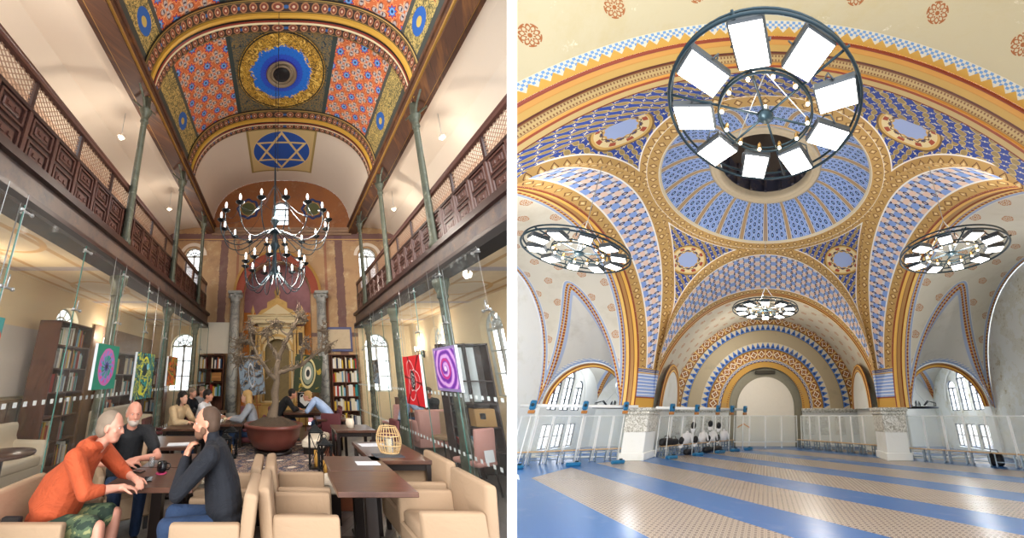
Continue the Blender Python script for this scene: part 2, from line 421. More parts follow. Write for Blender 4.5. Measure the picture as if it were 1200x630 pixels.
struct('ceiling', vault(vault(MB(), 8.8, LV), V0 + 2.6, 2.7), mCream, LH)
struct('ceiling_painted_bay', vault(vault(MB(), 5.5, 8.8, nu=90, nv=24), 2.6, 5.5, nu=90, nv=10, uvo=(0, -2.7)), mStar, LH)
def disc_on_vault(vc, r, dz):
    mb = MB(); 
    def fn(a, b):
        th = 2 * pi * a; rr = r * b; p = prof_s(rr * cos(th), dz); return (p[0], vc + rr * sin(th), p[1])
    return mb.grid(fn, 64, 16, lambda a, b: (r * b * cos(2 * pi * a), r * b * sin(2 * pi * a)))
struct('trim_1', disc_on_vault(7.12, 1.26, .02), mMed, LH)
_b = MB().lathe([(.40, -.03), (.44, -.06), (.40, -.1), (.34, -.06), (.32, -.02)], (0, 7.12, 9.9), 40, caps=False); _b.lathe([(.29, -.02), (.31, -.06), (.25, -.07), (.22, .02), (.0, .04)], (0, 7.12, 9.9), 40, caps=False)
struct('trim_2', _b, plain('oculus_collar', '8d7c66', .5, var=.15), LH)
struct('trim_3', MB().lathe([(.24, -.05), (.22, -.08), (.1, -.09), (.0, -.09)], (0, 7.12, 9.9), 32), plain('oculus_dark_grille', '15161a', .5), LH)
struct('trim_4', vault(MB(), 9.27, 11.75, -1.25, 1.25, 30, 10, .015, (0, 10.5)), mStarPanel, LH)
def rib(n, v0, v1):
    w = v1 - v0
    def strip(va, vb, za, zb):
        def fn(a, b):
            p = prof(a); nz = za + (zb - za) * b; k = 1 - nz / 6.
            return (p[0] * k, va + (vb - va) * b, p[1] - nz)
        return fn
    m1 = MB(); L_ = VT
    m1.grid(strip(v0, v0 + w * .36, .1, .1), 80, 1, lambda a, b: (a * L_, b)); m1.grid(strip(v1 - w * .3, v1, .1, .1), 80, 1, lambda a, b: (a * L_, b))
    m1.grid(strip(v0, v0, 0, .1), 80, 1, lambda a, b: (a * L_, b * .1)); m1.grid(strip(v1, v1, .1, 0.), 80, 1, lambda a, b: (a * L_, b * .1))
    struct('trim_%d' % n, m1, mRibBand, LH)
    m2 = MB()
    K = [(v0 + w * .36, .1), (v0 + w * .37, .17), (v0 + w * .42, .2), (v0 + w * .47, .18), (v0 + w * .5, .14), (v0 + w * .56, .19), (v0 + w * .64, .19), (v0 + w * .69, .15), (v0 + w * .7, .1)]
    for i in range(len(K) - 1):
        (a0, z0), (a1, z1) = K[i], K[i + 1]
        m2.grid(strip(a0, a1, z0, z1), 80, 1, lambda a, b, i=i: (a * L_, (i + b) / (len(K) - 1)))
    struct('trim_%d' % (n + 1), m2, mRibMould, LH)
rib(5, 5.15, 5.87); rib(7, 8.42, 9.2); rib(9, 1.9, 2.6)
# long ceiling beams carried by the columns, with a gilded moulding and grey soffit board
for sgn, n in ((-1, 11), (1, 13)):
    b = MB(); b.box((sgn * (LU + .06), 6.5, ZB - .02), (.34, 12.2, .3)); b.box((sgn * (LU - .1), 6.5, ZB + .16), (.1, 12.2, .1)); b.box((sgn * (LU + .32), 6.5, ZB + .05), (.24, 12.2, .08))
    struct('trim_%d' % n, b, mBeam, LH)
    b = MB(); b.box((sgn * (LU - .125), 6.5, ZB - .1), (.04, 12.2, .05)); b.box((sgn * (LU + .24), 6.5, ZB - .1), (.05, 12.2, .06)); struct('trim_%d' % (n + 1), b, mGoldTrim, LH)
# gallery ceilings (coved), gallery floors, painted aisle ceilings, outer walls
for sgn, nm in ((-1, 'left'), (1, 'right')):
    cc = MB(); K = [(LU + .2, ZB + .1), (3.6, ZB + .12), (4.3, ZB + .02), (4.7, ZB - .25), (OU, ZB - .7)]
    for i in range(4): cc.grid(lambda a, b, i=i: (sgn * (K[i][0] + (K[i + 1][0] - K[i][0]) * b), .6 + (LV - .6) * a, K[i][1] + (K[i + 1][1] - K[i][1]) * b), 6, 1)
    struct('ceiling_gallery_' + nm, cc, mCream, LH)
    struct('ceiling_aisle_' + nm, MB().grid(lambda a, b: (sgn * (LU + .1 + (OU - LU - .1) * a), .6 + (LV - .6) * b, 3.5), 4, 12, lambda a, b: ((a - .5) * 1.9, .6 + (LV - .6) * b)), mAisleCeil, LH)
    w = MB(); W_ = [7.4] if sgn < 0 else [7.6, 10.4]
    place = lambda a, b, d: (sgn * (OU + d), a, b)
    holed(w, rect(1.0, LV, 0, 3.52), [arch_poly(c, .42, 1.25, 2.75, n=12) for c in W_], place, .3)
    struct('wall_aisle_' + nm, w, mPink, LH)
    w = MB(); UW = [3.0, 5.7, 8.4, 11.0]
    holed(w, rect(1.0, LV, 3.5, ZB - .2), [arch_poly(c, .45, 4.6, 6.0, n=12) for c in UW], place, .3)
    struct('wall_gallery_' + nm, w, mGalWall, LH)
    bb = MB(); bb.box((sgn * (LU + .02), 6.55, 3.56), (.3, 11.9, .06)); bb.box((sgn * (LU - .02), 6.55, 3.93), (.22, 11.9, .1)); struct('trim_%d' % (15 + (sgn > 0)), bb, mDark, LH)
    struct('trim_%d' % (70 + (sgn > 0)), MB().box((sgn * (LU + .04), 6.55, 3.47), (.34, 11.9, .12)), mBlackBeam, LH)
    bb = MB(); bb.box((sgn * (LU + .03), 6.55, 3.72), (.16, 11.9, .32)); struct('trim_%d' % (17 + (sgn > 0)), bb, mFascia, LH)
    struct('ceiling_slab_' + nm, MB().box((sgn * (OU + LU + .2) / 2, 6.5, 3.85), (OU - LU - .1, 12., .1)), mDark, LH)
# end wall
c0 = -.17
apse = arch_poly(c0, 1.32, 0., 4.75, 1.35, 20)
hi = arch_poly(-.02, .34, 7.75, 8.55, .34, 12)
w = MB(); holed(w, rect(-LU, LU, 0, ZB), [apse], lambda a, b, d: (a, LV + d, b), .35); struct('wall_back', w, mFresco, LH)
lun = [(-LU, ZB), (LU, ZB)] + [prof(1 - k / 40) for k in range(41)]
w = MB(); holed(w, lun, [hi], lambda a, b, d: (a, LV + d, b), .3); struct('wall_back_lunette', w, mLun, LH)
b = MB(); b.box((0, LV - .06, 7.42), (5.8, .14, .12)); b.box((0, LV - .03, 7.3), (5.8, .08, .1)); b.box((0, LV - .04, 7.55), (5.8, .1, .08)); struct('trim_19', b, plain('stone_cornice', '9c7d64', .7, var=.3, scale=3.), LH)
mRed = plain('brick_red_arch', '9c4a35', .7, var=.35, scale=4.); mGrey = plain('grey_marble', '9a9a94', .4, var=.3, scale=5., dark='5d605e')
def arcband(mb, c, r0, r1, zs, k, v0, v1, n=30, a0=0, a1=pi):
    """a solid arch ring: centre c, radii, vertical stretch k"""
    for (ra, rb, va, vb) in ((r0, r1, v0, v0), (r0, r0, v1, v0), (r1, r1, v0, v1)):
        mb.grid(lambda a, b: (c + (ra + (rb - ra) * b) * cos(a0 + (a1 - a0) * a), va + (vb - va) * b, zs + k * (ra + (rb - ra) * b) * sin(a0 + (a1 - a0) * a)), n, 1, lambda a, b: (a * r1 * 3, b))
    return mb
struct('trim_20', arcband(MB(), c0, 1.32, 1.62, 4.75, 1.05, LV - .1, LV, 30), mRed, LH)
b = arcband(MB(), c0, 1.62, 1.72, 4.75, 1.05, LV - .14, LV, 30); struct('trim_21', b, mGoldTrim, LH)
# alcove behind the arch
alc = MB(); alc.grid(lambda a, b: (c0 - 1.45 + 2.9 * a, 13.7, 6.4 * b), 8, 8); alc.grid(lambda a, b: (c0 - 1.4, 12.8 + .9 * a, 6.4 * b), 4, 8); alc.grid(lambda a, b: (c0 + 1.4, 12.8 + .9 * a, 6.4 * b), 4, 8); alc.grid(lambda a, b: (c0 - 1.45 + 2.9 * a, 12.8 + .9 * b, 6.3), 4, 4)
struct('wall_alcove', alc, wall_plaster('alcove_wall', 'a97c80', '6e4a50', 1.2, 2.5), LH)
# gallery-level and aisle end walls with windows
def window_unit(n, hall, place, c, w, z0, zs, rise, mf, depth, bars=2, rows=3, hasfan=True):
    f = MB(); t = .045
    def bar(a0, b0, a1, b1, th=t):
        dx, dy = a1 - a0, b1 - b0; L_ = math.hypot(dx, dy) or 1; nx, ny = -dy / L_ * th / 2, dx / L_ * th / 2
        q = [(a0 + nx, b0 + ny), (a1 + nx, b1 + ny), (a1 - nx, b1 - ny), (a0 - nx, b0 - ny)]
        f.add([place(a, b, depth) for a, b in q] + [place(a, b, depth + .05) for a, b in q], [(0, 1, 2, 3), (7, 6, 5, 4), (0, 4, 5, 1), (1, 5, 6, 2), (2, 6, 7, 3), (3, 7, 4, 0)])
    bar(c - w, z0, c - w, zs, .08); bar(c + w, z0, c + w, zs, .08); bar(c - w, z0, c + w, z0, .09); bar(c - w, zs, c + w, zs, .07)
    for k in range(1, bars): bar(c - w + 2 * w * k / bars, z0, c - w + 2 * w * k / bars, zs, .07 if bars == 2 else .05)
    for k in range(1, rows): bar(c - w, z0 + (zs - z0) * k / rows, c + w, z0 + (zs - z0) * k / rows, .035)
    N = 14
    for k in range(N):
        a0, a1 = pi * k / N, pi * (k + 1) / N; bar(c + w * cos(a0), zs + rise * sin(a0), c + w * cos(a1), zs + rise * sin(a1), .08)
        if hasfan: bar(c + w * .5 * cos(a0), zs + rise * .5 * sin(a0), c + w * .5 * cos(a1), zs + rise * .5 * sin(a1), .03)
    if hasfan:
        for k in (1, 2, 3, 4): a0 = pi * k / 5; bar(c, zs, c + w * cos(a0), zs + rise * sin(a0), .03)
    o = struct('window_%d' % n, f, mf, hall)
    g = MB(); P_ = arch_poly(c, w, z0, zs, rise, 12); g.add([place(a, b, depth + .02) for a, b in P_], [tuple(range(len(P_)))])
    gl = link_mesh('pane', g, mPane, hall, clip=True); gl['kind'] = 'structure'; gl.name = 'window_%d_pane' % n
    return o
mWinF2 = plain('dark_steel_window_frame', '3a4450', .5, var=.05)
mPane = glassmat('window_glass', (.97, .99, 1.), .04); mWinF = plain('white_window_frame', 'cfd3d0', .5, var=.05); mWinG = plain('grey_window_frame', '8b8f8d', .5, var=.05)
WN = [1]
def nextwin(): WN[0] += 1; return WN[0] - 1
for sgn, nm in ((-1, 'left'), (1, 'right')):
    place = lambda a, b, d: (a, LV + d, b)
    uc = sgn * 3.55 - .05; lc = sgn * 3.62 - .05
    w = MB(); a, bq = sorted((sgn * LU, sgn * OU))
    holed(w, rect(a, bq, 3.9, ZB + .15), [arch_poly(uc, .36, 5.0, 6.35, n=12)], place, .3); struct('wall_back_gallery_' + nm, w, mFresco, LH)
    w = MB(); holed(w, rect(a, bq, 0, 3.55), [arch_poly(lc, .46, 1.15, 2.75, n=12)], place, .3); struct('wall_back_aisle_' + nm, w, mPink, LH)
    window_unit(nextwin(), LH, place, uc, .36, 5.0, 6.35, .36, mWinF, .12)
    window_unit(nextwin(), LH, place, lc, .46, 1.15, 2.75, .46, mWinF, .12)
    arcb = arcband(MB(), uc, .42, .55, 6.35, 1., LV - .05, LV, 20); struct('trim_%d' % (24 + (sgn > 0)), arcb, mCream, LH)
    placeo = lambda a, b, d: (sgn * (OU + d), a, b)
    for c in ([7.4] if sgn < 0 else [7.6, 10.4]): window_unit(nextwin(), LH, placeo, c, .42, 1.25, 2.75, .42, mWinF, .15)
    for c in [3.0, 5.7, 8.4, 11.0]: window_unit(nextwin(), LH, placeo, c, .45, 4.6, 6.0, .45, mWinF, .15)
window_unit(nextwin(), LH, lambda a, b, d: (a, LV + d, b), -.02, .34, 7.75, 8.55, .34, mWinG, .15, 1, 3, False)
# wood wainscot on the left aisle wall, dark timber partition in the right aisle
mPanelWood = M('brown_wall_panelling', hexc('8a6a52'), .5); _u, _v = mPanelWood.uv; mPanelWood.over(hexc('4a3327'), ((_u * 4.).frac() < .08)); mPanelWood.over(hexc('b18d70'), (mPanelWood.noise(4., 6.) - .5) * 2); mPanelWood = mPanelWood.done()
b = MB(); b.grid(lambda a, b_: (-OU + .03, 1.2 + 5.6 * a, 1.25 * b_), 8, 4, lambda a, b_: (5.6 * a, 1.2 * b_), False); b.box((-OU + .03, 4.0, 1.27), (.07, 5.6, .05)); struct('trim_26', b, mPanelWood, LH)
b = MB(); b.box((-OU + .04, 4.1, 1.95), (.05, 5.0, 1.2)); struct('trim_28', MB().box((-OU + .03, 10.4, 1.5), (.05, 3.9, 2.9)), mPanelWood, LH)
b = MB(); b.box((-OU + .04, 4.1, 1.95), (.05, 5.0, 1.2)); struct('trim_27', b, plain('pale_wall_boarding', 'd8cfc6', .6, var=.06), LH)

# ================================================================== white dividing wall, added for the blank strip between the two views
def divider():
    mb = MB(); D0 = 3.0; wpx = 11.6; t = wpx / FPX * D0 / 2
    # nose stands square to the line of sight at D0, the wall runs straight back behind it
    V = []
    for zz in (-2.2, 9.): 
        dz = zz; v = (D0 - dz * sin(PITCH)) / cos(PITCH); V.append((v, EYE + zz))
    far = 34
    pts = [(-t, V[0][0], V[0][1]), (t, V[0][0], V[0][1]), (t, V[1][0], V[1][1]), (-t, V[1][0], V[1][1]), (-t, far, V[0][1]), (t, far, V[0][1]), (t, far, 16.), (-t, far, 16.), ]
    mb.add(pts, [(0, 1, 2, 3), (5, 4, 7, 6), (1, 5, 6, 2), (4, 0, 3, 7), (3, 2, 6, 7)])
    me = bpy.data.meshes.new('wall_middle'); me.from_pydata(mb.v, [], mb.f); me.materials.append(plain('white_divider_paint', 'fbfbfa', .8, var=0.))
    o = bpy.data.objects.new('wall_middle', me); COL.objects.link(o); o['kind'] = 'structure'
divider()
# ================================================================== RIGHT HALL: shell (z' = height above the eye)
E_ = EYE
def rp(u, v, zp): return (u, v, zp + E_)
ZS = .32; RA = 5.48; VF = 16.6; VN = 4.25
VC, RH_, RR = 9.15, 6.82, 3.5; RO = 3.86          # ring centre, height, radius, border outer radius
def rings(m, x, y, c, col, dot=None):
    pass
# ---- materials
mRWhite = M('chalky_white_wall', hexc('eceeea'), .85); _n = mRWhite.noise(.7, 8., rough=.7); mRWhite.over(hexc('d3d3c4'), (_n - .52) * 3.); mRWhite = mRWhite.done()
mRDam = M('flaking_white_wall', hexc('e6e9e4'), .85); _n = mRDam.noise(1.1, 8., rough=.75); mRDam.over(hexc('b9b08f'), (_n - .56) * 14.); mRDam.over(hexc('d9d8c8'), band(_n, .5, .56) * .7); mRDam.bump(_n, .03, .4); mRDam = mRDam.done()
def rosette_over(m, u, v, cu, cv, col, r0=.17, gate=None):
    row = (v / cv).floor(); x = ((u / cu + row * .5).frac() - .5) * cu; y = ((v / cv).frac() - .5) * cv
    r = hyp(x, y) / r0; a = y.atan2(x)
    k = ((r - .62 - (a * 5.).cos() * .26).abs() < .09).max(((r - .62 + (a * 5.).cos() * .26).abs() < .09)).max(r < .2).max(((r - .95).abs() < .06) * ((a * 5.).cos() > -.2))
    m.over(hexc(col), k if gate is None else k * gate)
def beadline(m, e, s, off, w=.05):
    """gold line with red-brown beads at distance `off` from an edge"""
    m.over(hexc('d8a64e'), ((e - off).abs() < w)); m.over(hexc('8e3a22'), hyp((s / .16).frac() * .16 - .08, e - off) < w * .95)
mRFlower = M('cream_vault_with_rosettes', hexc('d9d2c0'), .85); _u, _v = mRFlower.uv
mRFlower.over(hexc('b7ab90'), (mRFlower.noise(.5, 7., rough=.7) - .5) * 2.2); rosette_over(mRFlower, _u, _v, 1.15, .72, 'b9783f')
_e = mRFlower.attr('edge'); _s = mRFlower.attr('run'); mRFlower.over(hexc('e3ddcf'), _e < .3); mRFlower.over(hexc('9fb0cf'), band(_e, .16, .26)); mRFlower.over(hexc('8fa5cf'), _e < .05); beadline(mRFlower, _e, _s, .1); mRFlower = mRFlower.done()
mRCell = M('grey_cream_vault_cell', hexc('d3cfc4'), .85); mRCell.over(hexc('a99f8c'), (mRCell.noise(.8, 7., rough=.7) - .52) * 2.); _e = mRCell.attr('edge'); _s = mRCell.attr('run')
mRCell.over(hexc('a7b3cc'), band(_e, .12, .26)); beadline(mRCell, _e, _s, .06, .055); _e2 = mRCell.attr('edge2'); mRCell.over(hexc('9db0d0'), _e2 < .22); mRCell.over(hexc('e9e4d8'), ((_s / .1).frac() < .5) * band(_e2, .1, .22)); mRCell = mRCell.done()
# near vault: rosettes, blue check and gold zigzag beside the great arch; uv = (arc metres, distance from the arch)
mRNear = M('near_vault_rosettes_and_check', hexc('bdb08e'), .85); _u, _v = mRNear.uv
_n = mRNear.noise(.55, 8., rough=.75); mRNear.over(hexc('b49f6c'), (_n - .5) * 2.4); _n2 = mRNear.noise(1.3, 8., rough=.8, dist=.3); mRNear.over(hexc('f0ead2'), (_n2 - .62) * 12.)
rosette_over(mRNear, _u + .3, _v + .22, 1.25, .62, '9a5a2c', .15, _v > .38)
_z = tri(_u / .2) * .1; mRNear.over(hexc('d2cab2'), band(_v, 0., .25)); _cx = ((_u / .05).floor() + (_v / .04).floor()).mod(2.); mRNear.over(hexc('6d93bd'), (_cx > .5) * band(_v, .12, .24)); mRNear.over(hexc('c79a45'), _v < (_z + .06)); mRNear = mRNear.done()
# great arch moulding: uv = (arc metres, 0..1 across from inner to outer)
def archivolt(name, beads=True, cols=None):
    m = M(name, hexc('bb9048'), .55); u, t = m.uv
    cols = cols or [(0., .06, '7c2f1a'), (.06, .2, 'b99d66'), (.2, .26, '8f3f22'), (.26, .3, 'c98a3a'), (.3, .56, 'bfa36c'), (.56, .6, '8f5a2c'), (.6, .66, '5d2716'), (.66, .86, 'b9934c'), (.86, .97, 'b8823a'), (.97, 1.01, '7c2f1a')]
    for a, b, c in cols: m.over(hexc(c), band(t, a, b))
    if beads:
        m.over(hexc('7d5230'), band(t, .33, .53) * ((u / .06).frac() < .45) * (((t - .43).abs() - .06).abs() < .03)); m.over(hexc('6d4526'), ((t - .32).abs() < .006) + ((t - .54).abs() < .006))
    return m.done()
mArchBig = archivolt('great_arch_moulding')
mArchMid = archivolt('arch_moulding_gold_and_red', False, [(0., .08, '8a3a1e'), (.08, .3, 'e9b655'), (.3, .38, '8d4a22'), (.38, .62, 'b98a4e'), (.62, .7, '8d4a22'), (.7, .92, 'eec66e'), (.92, 1.01, '9a4a22')])
def gold_diamond(m, s, t, gate, c1='bf9858', c2='6a4020'):
    """gold border with brown diamonds, s metres along, t -1..1 across"""
    m.over(hexc(c1), gate); d = ((s / .36).frac() - .5).abs() * 2. + t.abs()
    m.over(hexc(c2), gate * band(d, .5, .68)); m.over(hexc('e9cf96'), gate * (d < .3))

def neck(m):
    h = m.attr('hz'); g = h < 1.75; m.over(hexc('93aede'), g); m.over(hexc('dfe3ea'), g * ((h / .14).frac() < .35)); m.over(hexc('4b6fb8'), g * ((h / .14).frac() > .86)); m.over(hexc('c8993f'), h < .75); m.over(hexc('8a3f22'), ((h - .75).abs() < .03)); m.over(hexc('d3a95a'), band(h, 1.75, 2.0)); m.over(hexc('27408a'), band(h, 1.8, 1.95)); m.over(hexc('e6dcc0'), band(h, 1.8, 1.95) * ((h / .05).frac() < .3))
# blue wave soffit: uv (metres along, metres from the arch edge), attr wid = local width
mZig = M('blue_wave_soffit', hexc('dcd6d4'), .75); _s, _t = mZig.uv; _w = mZig.attr('wid')
_x = _s / .26; _y = _t / .34; _c2 = (_x.floor() + (_y * 1.).floor()).mod(2.)
mZig.over(hexc('86a3da'), (_c2 > .5) * (((_y.frac() - .5).abs()) < .42)); mZig.over(hexc('e7c9b4'), (_c2 < .5) * (((_y.frac() - .5).abs()) < .3))
_ex = (_x.frac() - .5).abs(); _ey = ((_y + .5).frac() - .5); mZig.over(hexc('17193a'), hyp(((_x + .5).frac() - .5) * 2.3, _ey * 1.2) < .42); mZig.over(hexc('c9b9c4'), hyp(((_x + .5).frac() - .5) * 5., _ey * 1.9) < .36)
gold_diamond(mZig, _s, (_t - .2) / .2, _t < .4); _t2 = _w - _t; gold_diamond(mZig, _s, (_t2 - .2) / .2, _t2 < .4); mZig.over(hexc('f2ece2'), ((_t - .42).abs() < .03) + ((_t2 - .42).abs() < .03)); mZig.over(hexc('a4633a'), _t < .03); neck(mZig); mZig = mZig.done()
# pendentive: uv centred on the medallion, attr edge
mPend = M('blue_gold_pendentive', hexc('a98143'), .7); _u, _v = mPend.uv; _e = mPend.attr('edge')
mPend.over(hexc('d9b36a'), ((mPend.noise(6., 5., dist=1.) - .5).abs() < .03))
_c = .38; _a1 = _u / _c; _b1 = _v / _c; _lat = _e < .8
mPend.over(hexc('1d3f96'), _lat); _f1 = (_a1 + _b1).frac() - .5; _f2 = (_a1 - _b1).frac() - .5
mPend.over(hexc('9a8350'), _lat * (hyp(_f1 * 1.7, _f2 * .95) < .42)); mPend.over(hexc('c9b06a'), _lat * ((hyp(_f1 * 1.7, _f2 * .95) - .42).abs() < .05))
mPend.over(hexc('e6dfb8'), _lat * (((_f1.abs() - .5).abs() < .035) * (_f2.abs() > .34))); mPend.over(hexc('e6dfb8'), _lat * (((_f2.abs() - .5).abs() < .04) * (_f1.abs() > .25)))
_r = hyp(_u, _v); _a = _v.atan2(_u)
mPend.over(hexc('7a5a2c'), _r < .82); mPend.over(hexc('cfa65a'), _r < .77); mPend.over(hexc('e2cf9c'), band(_r, .46, .7)); mPend.over(hexc('a5482a'), band(_r, .56, .68) * ((_a * 8.).cos() > .35)); mPend.over(hexc('26356e'), band(_r, .46, .53) * ((_a * 8.).cos() < -.2)); mPend.over(hexc('6a4a2a'), ((_r - .5 - (_a * 16.).cos() * .03).abs() < .02)); mPend.over(hexc('9fb2dc'), _r < (.42 + (_a * 12.).cos() * .02))
gold_diamond(mPend, mPend.attr('run'), (_e - .02) / .18, _e < .2); mPend.over(hexc('f2ece2'), ((_e - .21).abs() < .02)); neck(mPend); mPend = mPend.done()
mRingB = M('dome_ring_border', hexc('c89e58'), .7); _s, _t = mRingB.uv; gold_diamond(mRingB, _s, (_t - .5) * 2., _t > -1.); mRingB.over(hexc('f0e6d0'), ((_t - .5).abs() > .46)); mRingB = mRingB.done()
# dome: uv = (angle 0..1, 0 rim .. 1 oculus)
mDome = M('dome_gores', hexc('86a2da'), .7); _a, _t = mDome.uv; _g = _a * 20.; _x = _g.frac() - .5; _rad = (_t * -.5 + 1.)
_k = (_x * 5. + .5).floor(); _fy = (_t * 7. + (_k * .5)).frac() - .5; _fx = (_x * 5. + .5).frac() - .5; _in = (_x.abs() < .38) * band(_t, .05, .96)
mDome.over(hexc('a9bfe6'), _in * (hyp(_fx * 1.05, _fy) < .47)); mDome.over(hexc('1b2a66'), _in * (hyp(_fx * 1.2, _fy * 1.05) < .36)); mDome.over(hexc('8eb6e0'), _in * (hyp(_fx * 2.4, _fy * 2.) < .3))
mDome.over(hexc('d8c9a6'), _x.abs() > .4); mDome.over(hexc('a58a72'), _x.abs() > .43); mDome.over(hexc('c9a056'), _x.abs() > .485); mDome.over(hexc('d9cba8'), _t < .04); mDome.over(hexc('caa668'), _t > .965)
mDome = mDome.done()
mCols = M('pier_neck_bands', hexc('9db4dc'), .7); _s, _t = mCols.uv; mCols.over(hexc('e6dfd2'), ((_t / .13).frac() < .35)); mCols.over(hexc('4f78c0'), ((_t / .13).frac() > .85)); mCols.over(hexc('26366e'), _t > 2.1); mCols.over(hexc('dfc27a'), band(_t, 2.0, 2.1)); mCols.over(hexc('e7d8b0'), (((_s / .1).floor() + (_t / .08).floor()).mod(2.) > .5) * (_t > 2.1)); mCols.over(hexc('d8a64e'), _t < .35); mCols = mCols.done()
# end wall rings: uv = (u, z' - centre)
mEnd = M('end_wall_painted_arches', hexc('cdb67f'), .75); _u, _v = mEnd.uv; _r = hyp(_u, _v); _a = _v.atan2(_u)
def ringcells(n, r0): # local coords in a ring of n cells
    fx = ((_a * (n / pi)).frac() - .5) * (pi * r0 / n); return fx, _r - r0
mEnd.over(hexc('bcae92'), band(_r, 4.11, 4.86 - .0)); mEnd.over(hexc('b8aa8d'), band(_r, 3.63, 4.86))
for (a_, b_, n) in ((4.86, 5.34, 44), (3.63 - .02, 4.08, 36)):
    mid = (a_ + b_) / 2; g = band(_r, a_, b_); mEnd.over(hexc('d9d2bd'), g); fx, fy = ringcells(n, mid); k = fy / (b_ - a_) + .5
    mEnd.over(hexc('4a78c4'), g * (fx.abs() < (1. - k) * .2) * (k > .1)); mEnd.over(hexc('1f3f86'), g * (hyp(fx, fy + .06) < .07)); mEnd.over(hexc('9a8a5c'), g * ((k - .06).abs() < .05))
for (a_, b_, n) in ((5.34, 5.9, 30), (2.99, 3.62, 20)):
    mid = (a_ + b_) / 2; g = band(_r, a_, b_); mEnd.over(hexc('b98a3e'), g); fx, fy = ringcells(n, mid); q = hyp(fx, fy); aa = fy.atan2(fx)
    mEnd.over(hexc('8a4a2c'), g * band(q, .05, .25)); mEnd.over(hexc('eadfc4'), g * ((q - .15 - (aa * 4.).cos() * .035).abs() < .035)); mEnd.over(hexc('e2c48a'), g * (fx.abs() > pi * mid / n * .44))
mEnd.over(hexc('d8cdb4'), band(_r, 2.80, 2.99)); _cc = ((_a * (70 / pi)).floor() + (_r / .06).floor()).mod(2.); mEnd.over(hexc('3f66b0'), band(_r, 2.82, 2.97) * (_cc > .5))
mEnd.over(hexc('c79a4a'), band(_r, 2.3, 2.8)); mEnd.over(hexc('9a6330'), band(_r, 2.36, 2.46) * ((_a * (60 / pi)).frac() < .5)); mEnd.over(hexc('7d5a34'), (((_r - 5.34).abs() < .03) + ((_r - 3.62).abs() < .03) + ((_r - 2.8).abs() < .03)))
mEnd.over(hexc('8f8a78'), (mEnd.noise(1.1, 7.) - .56) * 2.5)
mEnd = mEnd.done()
mRelief = M('white_relief_stone', hexc('e9e8e0'), .8); _x, _y, _z = mRelief.obj; _n = mRelief.noise(6., 3., dist=1.5); mRelief.over(hexc('9b9888'), ((_n - .5).abs() < .045) * .9); mRelief.bump(((_n - .5).abs()) * -1., .06, 1.); mRelief = mRelief.done()
mTile = M('sports_floor', hexc('3a6fb0'), .27); _u, _v = mTile.uv
_d = (_u + _v - 2.95) / 3.7; _st = (_d.frac() > .405); 
_fx = _u.abs(); _in = (_u > -7.5) * (_u + 7. + (17. - _v) * .0 > 0.) * (_v < 20.4) * ((_v - _u) < 21.4) * (_u < 9.5)
_tm = _st * _in * ((_u + _v) > 3.); mTile.over(hexc('a89a8c'), _tm); _px = (_u / .105).frac() - .5; _py = (_v / .105).frac() - .5; _h = hyp(_px, _py) < .3
mTile.over(hexc('7a6d64'), _tm * _h); mTile.over(hexc('d2c5ba'), _tm * band(hyp(_px, _py), .3, .37)); mTile.over(hexc('6f91bb'), (mTile.noise(2.2, 6.) - .55) * (1. - _tm) * 1.5); mTile = mTile.done()

struct('floor_sports', MB().grid(lambda a, b: (-14 + 30 * a, 1.5 + 21.7 * b, 0), 30, 30, lambda a, b: (-14 + 30 * a, 1.5 + 21.7 * b), False), mTile, RH)
# ---- curves
def cp(p): return max(p, 0.)
def A0(th): return rp(RA * cos(th), VF, ZS + 5.7 * sin(th))                                  # far arch
def A1(th): s_ = sin(th); return rp(5.2 * cos(th), 16.3 - (16.3 - VC - RO) * cp(s_) ** 1.25, ZS + (RH_ - ZS) * cp(s_) ** .88)
def N0(th): return rp(RA * cos(th), VN, ZS + 5.8 * sin(th))                                  # near arch
def N1(th): s_ = sin(th); return rp(5.3 * cos(th), VN + (VC - RO - VN) * cp(s_) ** 1.25, ZS + (RH_ - ZS) * cp(s_) ** .92)
def S0(sg, ph): return rp(sg * 5.73, 9.6 + 5.9 * cos(ph), ZS + 5.6 * sin(ph))               # side arch
def S1(sg, ph):
    s_, c_ = cp(sin(ph)), cos(ph); return rp(sg * (5.2 + (.1 if c_ < 0 else 0) * abs(c_) - 1.34 * s_ ** 1.5), VC + (7.2 if c_ > 0 else 4.85) * c_, ZS + (RH_ - ZS) * s_ ** .88)
def lerp(p, q, t): return tuple(p[i] + (q[i] - p[i]) * t for i in range(3))
def dist(p, q): return math.dist(p, q)
def arclen(f, n=160, a=0, b=pi):
    t = [0.]; p = f(a)
    for i in range(1, n + 1): q = f(a + (b - a) * i / n); t.append(t[-1] + dist(p, q)); p = q
    return lambda x: t[min(int(round(x * n)), n)]
def soffit(f0, f1, mid=None):
    al = arclen(lambda t: lerp(f0(t), f1(t), .5)); mb = MB(); half = al(.5)
    def fn(a, b):
        p, q = f0(pi * a), f1(pi * a); x = lerp(p, q, b); return (x[0], x[1], x[2] + .25 * sin(pi * a) * b * (1 - b))
    mb.grid(fn, 120, 16, lambda a, b: (al(a) - half, dist(f0(pi * a), f1(pi * a)) * b), attrs={'wid': lambda a, b: dist(f0(pi * a), f1(pi * a)), 'hz': lambda a, b: fn(a, b)[2] - E_}); return mb
struct('ceiling_far_soffit', soffit(A0, A1), mZig, RH)
for sg, nm in ((-1, 'left'), (1, 'right')):
    struct('ceiling_side_soffit_' + nm, soffit(lambda t: S0(sg, t), lambda t: S1(sg, t)), mZig, RH)
